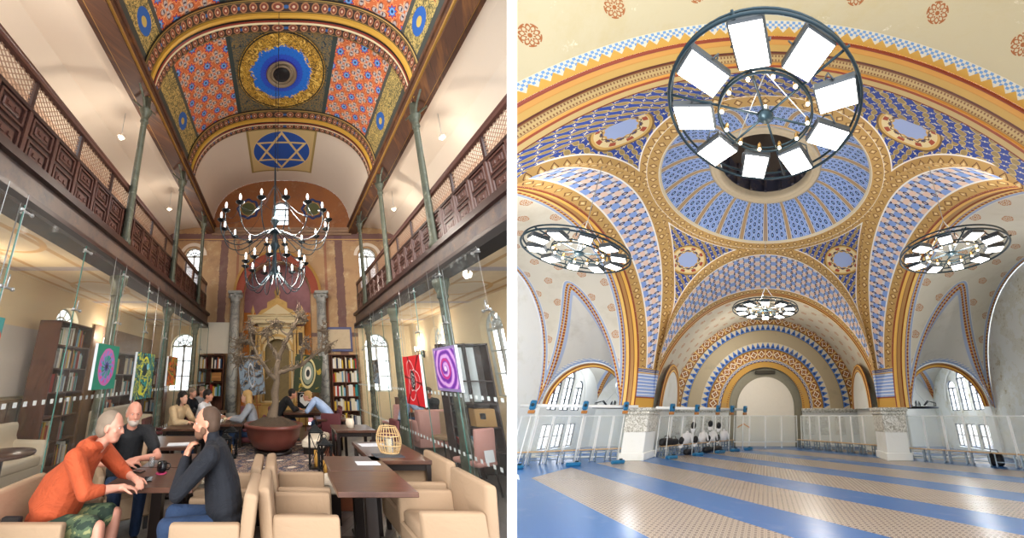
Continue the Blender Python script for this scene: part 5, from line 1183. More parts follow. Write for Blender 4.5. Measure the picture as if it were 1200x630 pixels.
# bonsai: a gnarled bare tree
mBark = plain('pale_grey_bark', '6f5f4d', .9, var=.5, scale=9., bump=.02)
t = T(LH, 'bonsai_tree', 'gnarled bare bonsai tree rising from the clay bowl', 'tree', (-.16, 7.0, .77))
b = MB(); 
b.grid(lambda a, c: (.49 * c * cos(2 * pi * a), .49 * c * sin(2 * pi * a), .0 + .17 * (1 - c ** 2) + .03 * sin(9 * a * 6.28 + 5 * c) * c), 40, 8); t.part('soil', b, mSoil)
rnd = random.Random(5); TW = []
def limb(mb, p, d, L_, r, n, wob, up=.0):
    pts = [np.array(p, float)]; d = np.array(d, float); rr = [r]
    for i in range(n):
        d = d + np.array([rnd.uniform(-wob, wob) for _ in range(3)]) + np.array((0, 0, up)); d /= np.linalg.norm(d)
        pts.append(pts[-1] + d * L_ / n); rr.append(r * (1 - .75 * (i + 1) / n) * rnd.uniform(.85, 1.15))
    mb.tube([tuple(q) for q in pts], rr, 8); return pts, rr, d
trunk = MB(); tp = [(0, 0, .02), (-.02, .02, .2), (.04, 0, .42), (.02, .03, .62), (.07, 0, .84), (.05, .02, 1.05), (.1, 0, 1.25)]
trunk.tube(tp, [.16, .11, .07, .085, .06, .065, .045], 10)
for k in range(7): a = 2 * pi * k / 7; trunk.tube([(0, 0, .16), (.1 * cos(a), .1 * sin(a), .09), (.2 * cos(a + .2), .2 * sin(a + .2), .06)], [.05, .04, .015], 7)
t.part('trunk', trunk, mBark)
def clump(mb, c, R_, n):
    for _ in range(n):
        d = np.array([rnd.gauss(0, 1) for _ in range(3)]); d /= np.linalg.norm(d)
        if n > 20 and _ % 3: continue
        pp, r_, dd = limb(mb, c, d, R_ * rnd.uniform(.5, 1.2), .014, 5, .75)
        for q in (2, 3, 5):
            e = np.array([rnd.gauss(0, 1) for _z in range(3)]); e /= np.linalg.norm(e); limb(mb, tuple(pp[q]), e, R_ * rnd.uniform(.25, .5), .008, 3, .7)
for (pts, r, cl) in (
    ([(.06, 0, .8), (-.1, -.05, 1.0), (-.28, -.1, 1.25), (-.42, -.08, 1.5), (-.56, -.05, 1.62), (-.72, 0, 1.6)], .05, .26),
    ([(.1, 0, 1.22), (.2, .02, 1.5), (.3, 0, 1.75), (.45, .03, 2.0), (.58, .05, 2.18)], .05, .3),
    ([(.07, 0, .95), (.3, .05, 1.05), (.55, .02, 1.12), (.8, 0, 1.3), (.95, .02, 1.42), (1.12, .05, 1.5)], .05, .26),
    ([(.1, 0, 1.2), (0, .05, 1.42), (-.12, .1, 1.6), (-.2, .12, 1.8)], .04, .25),
    ([(.95, .02, 1.42), (1.02, 0, 1.65), (1.05, 0, 1.85)], .028, .2), ([(.3, 0, 1.75), (.12, .1, 1.9), (.02, .12, 2.05)], .028, .24),
    ([(-.42, -.08, 1.5), (-.5, -.1, 1.75), (-.5, -.12, 1.9)], .03, .22), ([(-.28, -.1, 1.25), (-.5, -.15, 1.28), (-.7, -.2, 1.22)], .03, .2), ([(.55, .02, 1.12), (.6, -.1, 1.4), (.7, -.1, 1.55)], .025, .18)):
    mb = MB(); n = len(pts); P_ = []
    for i in range(n - 1):
        for q in range(3): f = q / 3; P_.append(tuple(pts[i][j] + (pts[i + 1][j] - pts[i][j]) * f + rnd.uniform(-.02, .02) for j in range(3)))
    P_.append(pts[-1]); mb.tube(P_, [r * (1 - .7 * i / len(P_)) for i in range(len(P_))], 8)
    for q in range(3, len(P_), 2): clump(mb, P_[q], cl * .6, 6)
    for _ in range(5): clump(mb, tuple(pts[-1][j] + rnd.gauss(0, .06) for j in range(3)), cl * .6, 6)
    clump(mb, pts[-1], cl, 34); t.part('branch', mb, mBark)
# iron lanterns
def iron_lantern(loc, h, w, label, m=None):
    m = m or mBlackIron; t = T(LH, 'iron_lantern', label, 'lantern', loc)
    b = MB()
    for x in (-w / 2, w / 2):
        for y in (-w / 2, w / 2): b.box((x, y, h * .42), (.018, .018, h * .84))
    for z in (.01, h * .84): b.box((0, 0, z), (w + .04, w + .04, .02))
    b.lathe([(w * .72, h * .85), (w * .4, h * .93), (.03, h), (.0, h)], n=4, R=rz(pi / 4), smooth=False); t.part('frame', b, m)
    b = MB()
    for s_ in (-1, 1):
        for o in (0, 1):
            f = lambda x, z: (x, s_ * w / 2, z) if o else (s_ * w / 2, x, z)
            b.tube([f(-w / 2, .02), f(0, h * .42), f(-w / 2, h * .82)], .005, 5); b.tube([f(w / 2, .02), f(0, h * .42), f(w / 2, h * .82)], .005, 5)
    t.part('scrollwork', b, m); t.part('ring', MB().tube([(.03 * cos(i * pi / 8), 0, h + .02 + .03 * sin(i * pi / 8)) for i in range(16)], .005, 5, closed=True), m)
    t.part('candle', MB().lathe([(.0, .02), (.03, .02), (.03, h * .4), (.0, h * .4)], n=12), plain('amber_candle', 'd6a04a', .5, var=.05))
iron_lantern((.55, 5.9, .312), .62, .2, 'tall black iron lantern on the rug, right of the planter'); iron_lantern((.64, 5.45, .312), .5, .18, 'shorter black iron lantern in front of the tall one')
iron_lantern((-.92, 6.6, .312), .5, .2, 'black iron lantern on the rug, left of the planter'); iron_lantern((-.95, 6.1, .312), .46, .18, 'black iron lantern nearest the navy sweater man')
# far tables, chairs
def chair(loc, rot, label, m=None, group=None, h=.86):
    m = m or mMaroon; t = T(LH, 'upholstered_chair', label, 'chair', loc, rot, group)
    t.part('seat', MB().box((0, 0, .43), (.46, .46, .1), bev=.03, smooth=True), m); t.part('backrest', MB().box((-.22, 0, .45 + (h - .45) / 2), (.08, .46, h - .42), R=ry(-.1), bev=.03, smooth=True), m)
    for s_ in (-1, 1): t.part('armrest', MB().box((-.02, s_ * .24, .62), (.42, .05, .06), bev=.02, smooth=True), m)
    for x in (-.19, .19):
        for y in (-.19, .19): t.part('leg', MB().box((x, y, .19), (.035, .035, .38)), mLegD)
for loc, w, d, lb in (((-1.2, 7.7, 0), .8, .7, 'dark table before the white shirt and grey sweater diners'), ((-1.9, 7.1, 0), .7, .7, 'small dark table behind the man in the navy sweater'), ((.55, 9.9, 0), 1.0, .9, 'maroon-brown table where the man in black leans'), ((-2.0, 9.9, 0), .8, .8, 'dark table beside the left end bookcase'), ((1.15, 8.5, 0), .7, .7, 'dark table right of the maroon one')): table(loc, w, d, lb, base='legs')
for loc, r_, lb in (((1.28, 9.3, 0), pi, 'maroon chair between the maroon table and right bookcase'), ((1.05, 7.95, 0), pi / 2 + 2.8, 'maroon armchair beyond the platform bench'), ((2.0, 7.1, 0), pi, 'maroon chair right of the dark square table'), ((-.1, 9.9, 0), 0., 'maroon chair holding the man in the black shirt at the back'), ((-2.55, 7.4, 0), 0., 'maroon chair beside the long haired woman'), ((-.62, 7.72, 0), pi, 'maroon chair holding the woman in the grey sweater'), ((-1.85, 8.1, 0), 0., 'maroon chair holding the man in the white shirt'), ((1.45, 10.2, 0), pi, 'maroon chair nearest the right end bookcase')): chair(loc, r_, lb)
for k, (x, y, c) in enumerate(((-1.3, 7.6, 'e8e4da'), (-1.05, 7.8, '2f6f5c'), (-1.25, 7.85, 'd8c9a0'))):
    t = T(LH, 'cup', ['white cup on the far left table', 'green cup on the far left table', 'cream cup on the far left table'][k], 'cup', (x, y, .75)); t.part('body', MB().lathe([(.0, 0), (.025, 0), (.04, .07), (.036, .07), (.022, .008), (.0, .008)], n=14, caps=False), plain('cup_glaze_%d' % k, c, .3, var=0.)); t.part('handle', MB().tube([(.036, 0, .06), (.06, 0, .05), (.055, 0, .025), (.03, 0, .02)], .005, 6), plain('cup_handle_%d' % k, c, .3, var=0.))
# left aisle: round table, tufted sofas
t = T(LH, 'round_table', 'small round dark table behind the left glass, before the white sofa', 'table', (-3.62, 4.75, 0)); t.part('tabletop', MB().lathe([(.0, .71), (.36, .71), (.37, .73), (.36, .75), (.0, .75)], n=36), mWood); t.part('pedestal', MB().lathe([(.2, 0), (.2, .03), (.04, .06), (.035, .71)], n=16), mLegD)
def sofa(loc, L_, rot, label, m, h=.95):
    t = T(LH, 'tufted_sofa', label, 'sofa', loc, rot)
    t.part('seat', MB().box((.06, 0, .4), (.62, L_ - .2, .16), bev=.05, smooth=True), m); t.part('base', MB().box((0, 0, .22), (.7, L_, .24), bev=.02), m)
    n = max(int(L_ / .16), 3)
    def fn(a, b): y = (a - .5) * L_; z = .4 + (h - .4) * b; u, w = a * n, b * 3; dm = (.5 + .5 * cos(2 * pi * (u + w))) * (.5 + .5 * cos(2 * pi * (u - w))); return (-.2 - .06 * b - dm * .03 * 1. + (.05 if b > .9 else 0) * 0, y, z)
    t.part('backrest', MB().grid(fn, n * 6, 18).box((-.31, 0, (h + .3) / 2), (.16, L_, h - .3), bev=.05, smooth=True), m)
    b = MB()
    for i in range(n * 2):
        for j in range(6):
            if (i + j) % 2 == 0: b.ball((-.235 - .05 * j / 6, (i / 2 / n - .5) * L_ + .001, .42 + (h - .42) * j / 6), (.014, .014, .014), 6, 4)
    t.part('button', b, mLegD)
    for s_ in (-1, 1): t.part('armrest', MB().box((0, s_ * (L_ / 2), .45), (.68, .14, .46), bev=.06, smooth=True), m)
sofa((-4.3, 5.45, 0), 1.3, -.1, 'white buttoned sofa left of the tall leaning bookcase', mTuft)
sofa((-3.95, 8.95, 0), 2.0, 0., 'white buttoned sofa behind the men, under the aisle shelves', mTuft)
sofa((3.9, 8.9, 0), 1.5, pi / 2 + .15, 'pink buttoned sofa seen through the right glass screens', mTuftP, .92)
def slip_chair(loc, rot, label, m):
    t = T(LH, 'side_chair', label, 'chair', loc, rot); t.part('seat', MB().box((0, 0, .45), (.45, .44, .08), bev=.03, smooth=True), m); t.part('backrest', MB().box((-.21, 0, .7), (.06, .44, .48), R=ry(-.12), bev=.025, smooth=True), m)
    t.part('back_patch', MB().box((-.26, 0, .56), (.01, .2, .16)), mPaper)
    for x in (-.19, .19):
        for y in (-.18, .18): t.part('leg', MB().tube([(x, y, .42), (x * 1.12, y * 1.1, 0)], [.02, .013], 6), mLegD)
slip_chair((3.5, 7.7, 0), pi + .6, 'cream slip-covered chair in front of the pink sofa', mLinen)
slip_chair((2.98, 5.7, 0), 2.0, 'pink side chair in front of the dark shelf partition', mTuftP)
slip_chair((3.15, 10.1, 0), 2.2, 'pink-cream side chair behind the pink sofa', mTuftP)
# dark timber shelf screen and white door in the right aisle
t = T(LH, 'shelf_partition', 'dark timber shelf partition in the right aisle behind the nearest pillar', 'shelf', (3.55, 6.75, 0))
b = MB(); b.box((0, 0, 1.15), (.9, .05, 2.3), bev=.005); t.part('back_board', b, mDark)
b = MB()
for x in (-.44, 0, .44): b.box((x, -.14, 1.15), (.03, .24, 2.3))
t.part('upright', b, mDark)
for z in (.4, .8, 1.2, 1.6, 2.28): t.part('shelf', MB().box((0, -.14, z), (.9, .24, .025)), mDark)
solo(LH, 'whiteboard', MB().box((0, 0, .5), (.34, .03, 1.0), bev=.01), plain('white_backlit_panel', 'e8f0f4', .5, var=.02), 'white panel standing on the right aisle partition shelf', 'panel', (3.6, 6.6, 1.23))
t = T(LH, 'wooden_cabinet_box', 'light wooden box with a cut-out on the right aisle shelf', 'box', (3.7, 6.55, .82)); t.part('body', MB().box((0, 0, .15), (.38, .2, .3), bev=.01), plain('honey_wood', 'c79a5e', .5, var=.2)); t.part('cut_out', MB().box((-.05, -.105, .18), (.1, .01, .1)), mLegD)
# ---- pictures
def art(name, base, fn):
    m = M(name, hexc(base), .5); u, v = m.uv; fn(m, u, v); return m.done()
def _a1(m, u, v):
    r = hyp(u * 1.15, v); a = v.atan2(u); n = m.noise(3., 6., dist=1.)
    m.over(hexc('c96bb8'), band(r + n * .1, .3, .47)); m.over(hexc('e23aa0'), ((r - .33).abs() < .03) * (v < .1)); m.over(hexc('8f86d8'), (r < .36) * ((a * 12. + r * 20.).sin() > -.2)); m.over(hexc('2aa8a0'), band(r, .15, .26) * ((a * 9. + r * 9.).sin() > .1)); m.over(hexc('4b3f9a'), r < .1); m.over(hexc('101c28'), r < .05)
def _a2(m, u, v):
    n = m.noise(2.2, 5., dist=2.5); m.over(hexc('0c3a4a'), n > .52); m.over(hexc('e2e23a'), ((n - .47).abs() < .022)); m.over(hexc('18b0b8'), band(n, .58, .62)); m.over(hexc('e2e23a'), ((hyp(u * 1.4, v * .8) - .32).abs() < .02)); m.over(hexc('123038'), (hyp(u, v - .12) < .12)); m.over(hexc('6fc6e6'), hyp(u - .14, v - .2) < .07); m.over(hexc('d8da3c'), (hyp(u + .1, v + .3) < .06) + (hyp(u - .05, v + .1) < .04))
def _a3(m, u, v):
    n = m.noise(3., 5., dist=2.); m.over(hexc('2c7a3a'), n > .5); m.over(hexc('e0602a'), ((n - .5).abs() < .03)); m.over(hexc('e8c83a'), ((n - .56).abs() < .015))
def _a0(m, u, v):
    n = (u * 9. + (v * 7. + m.noise(1.5, 3.) * 9.).sin() * 1.8).sin(); m.over(hexc('e2562a'), n > .3); m.over(hexc('f0b08a'), n > .8)
def _a4(m, u, v):
    r = hyp(u * 1.2, v); a = v.atan2(u); n = m.noise(4., 5.); m.over(hexc('e9d9dc'), ((r - .36 - (a * 3.).cos() * .1).abs() < .012) + ((r - .22 - (a * 6.).cos() * .03).abs() < .01)); m.over(hexc('7a0f16'), (a * 6. + 1.).cos() > .93); m.over(hexc('17181c'), hyp(u * 1.6, v) < .2); m.over(hexc('d8d8d8'), ((hyp(u * 1.6, v) - .12 - (a * 7.).cos() * .02).abs() < .012)); m.over(hexc('9a9a9a'), hyp(u * 1.6, v) < .05)
def _a5(m, u, v):
    r = hyp(u * 1.1, v); s_ = (r * 34. + m.noise(3., 4.) * 6. + v.atan2(u)).sin(); m.over(hexc('d6a8e0'), s_ > .3); m.over(hexc('6b2f9a'), s_ < -.6); m.over(hexc('c23a8a'), band(r, .18, .24)); m.over(hexc('e3d8ee'), r < .06); m.over(hexc('8f7fae'), u.abs().max(v.abs()) > .44)
def _a6(m, u, v):
    s_ = (hyp(u, v * 1.4) * 40.).sin(); m.over(hexc('7d8086'), s_ > .4)
def _ae(m, u, v):
    n = m.noise(2.4, 7., dist=2.); m.over(hexc('8fa2b4'), n > .52); m.over(hexc('2c3038'), n < .42); m.over(hexc('b08a4a'), ((n - .47).abs() < .012)); m.over(hexc('c9ccd0'), (hyp(u * 2.6, v) - .28).abs() < .03)
def _af(m, u, v):
    r = hyp(u * 1.5, v); m.over(hexc('d9c98f'), ((r - .38).abs() < .035)); m.over(hexc('8f9a8a'), r < .3); m.over(hexc('e8e2d0'), r < .18); m.over(hexc('2a2c2e'), r < .1); m.over(hexc('b89a3c'), (m.noise(4., 5.) > .6) * (r > .42))
def _ah(m, u, v):
    x = u * 1.25; y = v * 1.2 - .02; k = (x * x + y * y - .1); hh = k * k * k - x * x * y * y * y * .9; m.over(hexc('e6e2dc'), (hh.abs() < .0009) * (hyp(u, v) < .5)); 
def painting(loc, w, h, rot, label, m, wires=True, tilt=None, th=.04):
    R = rz(rot) if tilt is None else tilt
    t = T(LH, 'painting', label, 'painting', loc, R=R)
    b = MB(); b.add([(-w / 2, -th - .001, -h / 2), (w / 2, -th - .001, -h / 2), (w / 2, -th - .001, h / 2), (-w / 2, -th - .001, h / 2)], [(0, 1, 2, 3)], False, [(-.5, -.5 * h / w), (.5, -.5 * h / w), (.5, .5 * h / w), (-.5, .5 * h / w)])
    b.uv = [[(u_ , v_ / (h / w)) for u_, v_ in f] for f in b.uv]
    t.part('canvas', b, m); t.part('stretcher', MB().box((0, -th / 2, 0), (w, th, h)), mPaper)
    if wires:
        for x in (-w * .3, w * .3): t.part('wire', MB().tube([(x, -.02, h / 2), (x, -.02, 3.4 - loc[2])], .003, 4), mSteel)
# rot pi/2: the canvas (facing -y) turns to face +x
painting((-2.52, 4.82, 1.82), .6, .6, pi / 2, 'teal painting with a pink and lilac swirling disc on the left glass', art('teal_swirl', '1a8f78', _a1))
painting((-2.52, 6.2, 1.7), .8, .78, pi / 2, 'dark teal painting with yellow loops, second on the left glass', art('teal_yellow_loops', '12707a', _a2))
painting((-2.52, 7.75, 1.8), .66, .62, pi / 2, 'small green and orange painting farthest along the left glass', art('green_orange', '1f3a2c', _a3))
painting((-2.52, 2.72, 1.94), .4, .5, pi / 2, 'orange striped teal painting nearest the camera on the left glass', art('orange_teal', '1a8a8a', _a0))
painting((2.52, 6.5, 1.62), .85, .88, -pi / 2, 'red flower painting with a dark face at its heart on the right glass', art('red_flower', 'd8222c', _a4))
painting((2.52, 5.15, 1.8), .72, .64, -pi / 2, 'purple and lilac swirl painting on the right glass', art('purple_swirl', '9a4fc0', _a5))
painting((3.25, 6.75, 1.25), .5, .4, -pi / 2, 'black painting with grey rings seen through the right glass', art('black_rings', '1b1c20', _a6), False)
painting((2.52, 9.0, 1.8), .55, .6, -pi / 2, 'dark blue picture farthest along the right glass', art('dark_blue_pic', '2a3a44', _ae))
def easel(loc, rot, label):
    t = T(LH, 'easel', label, 'easel', loc, rot)
    for p in ((-.28, -.05, 0), (.28, -.05, 0), (0, .45, 0)): t.part('leg', MB().tube([p, (p[0] * .15, .12, 1.75)], .018, 6), mEasel)
    t.part('ledge', MB().box((0, -.06, .82), (.6, .08, .03)), mEasel)
mEasel = plain('orange_pine', 'a8663a', .5, var=.2)
easel((-.95, 11.2, 0), 0., 'wooden easel left of the ark holding the blue-grey painting'); painting((-.98, 11.2, 1.72), .78, 1.25, 0, 'tilted blue-grey abstract painting on the easel left of the ark', art('blue_grey_abstract', '4f6072', _ae), False, rx(.1) @ ry(-.12))
easel((.78, 11.2, 0), 0., 'wooden easel right of the ark holding the oval portrait'); painting((.86, 11.2, 1.78), .9, 1.15, 0, 'dark green painting with a pale oval figure right of the ark', art('oval_figure', '3c4632', _af), False, rx(.1) @ ry(.08))
painting((.72, 10.8, .98), .46, .46, 0, 'black square board with a white heart outline below the oval painting', art('heart_board', '14161a', _ah), False, rx(.12))
# ================================================================== bookcases and books
mShelfW = M('dark_reddish_shelf_wood', hexc('6f4838'), .45); _x, _y, _z = mShelfW.obj; mShelfW.over(hexc('33211b'), (mShelfW.noise(2.5, 6., vec=mShelfW.vec(_x * 9, _y * 9, _z * 1.2)) - .48) * 3.2); mShelfW = mShelfW.done()
BC = [('red', 'a8322c'), ('cream', 'e2d6b8'), ('navy', '2a3a5c'), ('green', '3f7a52'), ('white', 'e9e8e4'), ('yellow', 'd8b13c'), ('black', '222226'), ('brown', '7a5238'), ('light blue', '7fb0cc'), ('orange', 'c8692e'), ('grey', '8f9094'), ('teal', '2f8c8c')]
mBook = {n: plain('book_cover_' + n.replace(' ', '_'), h, .6, var=.08) for n, h in BC}; mPages = plain('book_pages', 'e8dfc6', .8, var=.03)
_bk = {}
def book(hall, p, w, h, d, colour, label, group, rot, R=None):
    """spine faces local -y; w is thickness along x"""
    t = T(hall, 'book', label, 'book', p, rot, group)
    if w > .09: pass
    key = (round(w, 3), round(h, 3), round(d, 3))
    b = MB(); b.box((0, -d / 2 + .002, h / 2), (w, .004, h)); b.box((-w / 2 + .0015, 0, h / 2), (.003, d, h)); b.box((w / 2 - .0015, 0, h / 2), (.003, d, h))
    t.part('cover', b, mBook[colour]); t.part('pages', MB().box((0, .002, h / 2), (w - .006, d - .012, h - .012)), mPages)
def bookcase(loc, rot, w, h, d, cols, rows, label, short, fill, seed, bt=(.024, .05), side=None):
    """front faces local -y, loc at the middle of the base"""
    rg = random.Random(seed); t = T(LH, 'bookcase', label, 'bookcase', loc, rot)
    for s_ in (-1, 1): t.part('side_panel', MB().box((s_ * (w / 2 - .015), 0, h / 2), (.03, d, h)), mShelfW)
    t.part('back_panel', MB().box((0, d / 2 - .01, h / 2), (w - .06, .015, h - .02)), mShelfW); t.part('top', MB().box((0, 0, h - .015), (w, d, .03)), mShelfW); t.part('plinth', MB().box((0, 0, .05), (w - .06, d - .02, .1)), mShelfW)
    cw = (w - .06) / cols; rh = (h - .13) / rows
    for c in range(1, cols): t.part('divider', MB().box((-w / 2 + .03 + c * cw, 0, h / 2), (.02, d - .02, h - .1)), mShelfW)
    for r in range(rows): t.part('shelf', MB().box((0, 0, .1 + r * rh), (w - .06, d - .02, .022)), mShelfW)
    RR_ = rz(rot); base = np.array(loc, float)
    for r in range(rows):
        for c in range(cols):
            f = fill[r % len(fill)][c % len(fill[0])] if isinstance(fill, list) else fill
            if f <= 0: continue
            x = -w / 2 + .04 + c * cw; x1 = x + (cw - .03) * f; k = 0
            rname = ['bottom', 'second', 'third', 'fourth', 'fifth', 'sixth', 'seventh'][r] + ' shelf' if r < rows - 1 else 'top shelf'
            cname = '' if cols == 1 else (' left' if c == 0 else ' right' if c == cols - 1 else ' middle')
            while x < x1 and k < 20:
                bw = rg.uniform(*bt); bh = rh * rg.uniform(.6, .84); nm = rg.choices([c[0] for c in BC], [2, 6, 1.5, 1.5, 6, 2, 2, 2, 2.5, 1.2, 2.5, 1.5])[0]
                p = base + RR_ @ np.array((x + bw / 2, -d / 2 + .02 + d * .3, .113 + r * rh))
                lb = '%s book, %s from the left, %s%s, %s' % (nm, ORD[k], rname, cname + ' side' if cname else '', short)
                book(LH, tuple(p), bw - .002, bh, d * .6, nm, lb, 'books in the ' + short, rot); x += bw; k += 1
    return t
F6 = [[.7, .9], [.75, .5], [.0, .8], [.9, .0], [.5, .95], [.75, .7]]
bookcase((-4.45, 6.85, 0), pi / 2, 1.1, 2.72, .42, 2, 6, 'tall dark bookcase against the left aisle wall, nearest the camera', 'tall left bookcase', [[.3, .8], [.55, .25], [0., .6], [.85, .6], [.9, .7]][:5] + [[.9, .6]], 3, (.026, .045))
bookcase((-2.5, 12.2, 0), 0., .9, 2.42, .34, 2, 5, 'dark bookcase left of the ark under the ivory board', 'left end bookcase', [[.4, .3], [.5, .0], [.9, .9], [.5, .2], [.6, .8]], 5, (.04, .06))
bookcase((2.25, 12.2, 0), 0., .95, 2.42, .34, 2, 5, 'dark bookcase right of the ark, every shelf filled', 'right end bookcase', [[.9, .9], [.9, .8], [.9, .85], [.95, .95], [.8, .9]], 9, (.045, .07))
bookcase((-4.58, 9.9, 0), pi / 2, 2.2, 2.3, .36, 3, 4, 'wide dark shelving on the left aisle wall behind the paintings', 'wide aisle shelving', [[.0, .4, .5], [.6, .0, .4], [.5, .6, .0], [.5, .7, .6]], 11, (.06, .1))
bookcase((4.35, 11.9, 0), 0., .9, 1.0, .34, 2, 2, 'low dark bookcase at the far end of the right aisle', 'low right aisle bookcase', [[.8, .9], [.9, .8]], 21, (.07, .1))
bookcase((-4.42, 12.15, 0), 0., .74, 2.3, .34, 1, 5, 'narrow dark bookcase at the far end of the left aisle, beside the window', 'narrow left aisle bookcase', [[.6], [.8], [.5], [.7], [.4]], 17, (.05, .08))
t = T(LH, 'wooden_crate', 'orange-brown wooden box on the left end bookcase shelf', 'box', (-2.29, 12.1, 1.52)); t.part('body', MB().box((0, 0, .14), (.34, .2, .28), bev=.01), plain('orange_brown_box', 'a5713f', .5, var=.2)); t.part('slat', MB().box((0, -.105, .14), (.3, .01, .05)), plain('orange_brown_slat', 'c08a50', .5))
# leaning magazines on the right partition
for k in range(6):
    nm = ['red', 'teal', 'navy', 'white', 'light blue', 'black'][k]; R_ = ry(-.5)
    t = T(LH, 'magazine', '%s magazine leaning on the right aisle partition, %s from the left' % (nm, ORD[k]), 'magazine', (3.3 + k * .07, 6.6, .42), R=R_, group='leaning magazines'); t.part('cover', MB().box((0, 0, .13), (.02, .16, .26)), mBook[nm])
solo(LH, 'book', MB().box((0, 0, .012), (.2, .26, .024)), mBook['green'], 'large green book lying flat in the foot of the tall left bookcase', 'book', (-4.38, 7.0, .125), R=ry(.0))
# ================================================================== people (left hall)
def solid(pieces, voxel, smooth=3, rel=None):
    """fuse overlapping pieces into one continuous skin"""
    me = bpy.data.meshes.new('tmp'); mb = MB()
    for p in pieces: mb.join(p)
    me.from_pydata(mb.v, [], mb.f); me.update(); o = bpy.data.objects.new('tmp', me); COL.objects.link(o)
    r = o.modifiers.new('r', 'REMESH'); r.mode = 'VOXEL'; r.voxel_size = voxel; r.use_smooth_shade = True
    s = o.modifiers.new('s', 'SMOOTH'); s.factor = .5; s.iterations = smooth
    dg = bpy.context.evaluated_depsgraph_get(); ev = o.evaluated_get(dg); m2 = ev.to_mesh()
    n = len(m2.vertices); co = np.empty(n * 3); m2.vertices.foreach_get('co', co); V = co.reshape(-1, 3); F = [tuple(p.vertices) for p in m2.polygons]
    ev.to_mesh_clear(); bpy.data.objects.remove(o); bpy.data.meshes.remove(me)
    out = MB(); out.add([tuple(p) for p in V], F, True); return out
def seg(p0, p1, r0, r1, n=12, k=5, bulge=0.):
    p0, p1 = np.array(p0, float), np.array(p1, float); mb = MB()
    mb.tube([tuple(p0 + (p1 - p0) * i / k) for i in range(k + 1)], [r0 + (r1 - r0) * i / k + bulge * sin(pi * i / k) for i in range(k + 1)], n); mb.ball(tuple(p0), r0, n, 8); mb.ball(tuple(p1), r1, n, 8); return mb
def torso(J, sc=1., fat=0.):
    """lofted chest from hips to shoulders; J has pelvis, chest, neck, sh (shoulder half width), lat axis"""
    lat = np.array(J['lat'], float); P = [np.array(J['pelvis'], float), np.array(J['belly'], float), np.array(J['chest'], float), np.array(J['neck'], float)]
    K = [(0., .165, .12), (.2, .17 + fat * .5, .135 + fat), (.45, .16 + fat * .5, .13 + fat), (.7, .175, .125), (.88, .17, .105), (1., .085, .07)]
    mb = MB(); V = []; F = []; n = 20
    def sp(t):
        x = t * 3; i = min(int(x), 2); f = x - i; return P[i] + (P[i + 1] - P[i]) * f
    for (t, a, b) in K:
        c = sp(t); d = sp(min(t + .05, 1)) - sp(max(t - .05, 0)); d /= np.linalg.norm(d); fw = np.cross(lat, d); fw /= np.linalg.norm(fw)
        for k in range(n): th = 2 * pi * k / n; V.append(tuple(c + (lat * a * cos(th) + fw * b * sin(th)) * sc))
    for i in range(len(K) - 1):
        for k in range(n): k2 = (k + 1) % n; F.append((i * n + k, i * n + k2, (i + 1) * n + k2, (i + 1) * n + k))
    F.append(tuple(range(n - 1, -1, -1))); F.append(tuple((len(K) - 1) * n + k for k in range(n)))
    mb.add(V, F, True); mb.ball(tuple(P[0]), (.15 * sc, .17 * sc, .13 * sc), 14, 10); return mb
def hand(w, d, up, curl=.5, side=1, s=1.):
    """palm with four unequal bent fingers and a thumb; w wrist, d direction, up = back of the hand"""
    w = np.array(w, float); d = np.array(d, float); d /= np.linalg.norm(d); up = np.array(up, float); up -= d * (up @ d); up /= np.linalg.norm(up); x = np.cross(d, up) * side
    P = []; pc = w + d * .05 * s; b = MB().box((0, 0, 0), (.09 * s, .078 * s, .028 * s), bev=.012, smooth=True); Rm = np.stack([d, x, up], 1); b.xf(Rm, tuple(pc)); P.append(b); P.append(seg(w - d * .02, w + d * .03, .026 * s, .03 * s))
    for i, (off, L_) in enumerate(((-.029, .07), (-.01, .078), (.01, .073), (.028, .058))):
        p = w + d * .09 * s + x * off * s; q = d.copy(); pts = [p]; rr = [.0098 * s]
        for j, f in enumerate((.45, .32, .23)):
            a = curl * (.55 + .35 * j); q = q * cos(a) - up * sin(a); q /= np.linalg.norm(q); pts.append(pts[-1] + q * L_ * s * f); rr.append((.0092 - j * .0009) * s)
        m = MB().tube([tuple(v) for v in pts], rr, 8)
        for v, r in zip(pts, rr): m.ball(tuple(v), r, 8, 6)
        P.append(m)
    p = w + d * .03 * s - x * .035 * s; q = (d * .6 - x * .75 - up * .25); q /= np.linalg.norm(q); p2 = p + q * .035 * s; q2 = d * .85 - x * .25 - up * .35 * curl * 2; q2 /= np.linalg.norm(q2); p3 = p2 + q2 * .03 * s; p4 = p3 + q2 * .022 * s
    m = MB().tube([tuple(w + d * .02 - x * .015), tuple(p), tuple(p2), tuple(p3), tuple(p4)], [.016 * s, .015 * s, .0125 * s, .011 * s, .009 * s], 8); m.ball(tuple(p4), .009 * s, 8, 6); P.append(m); return P
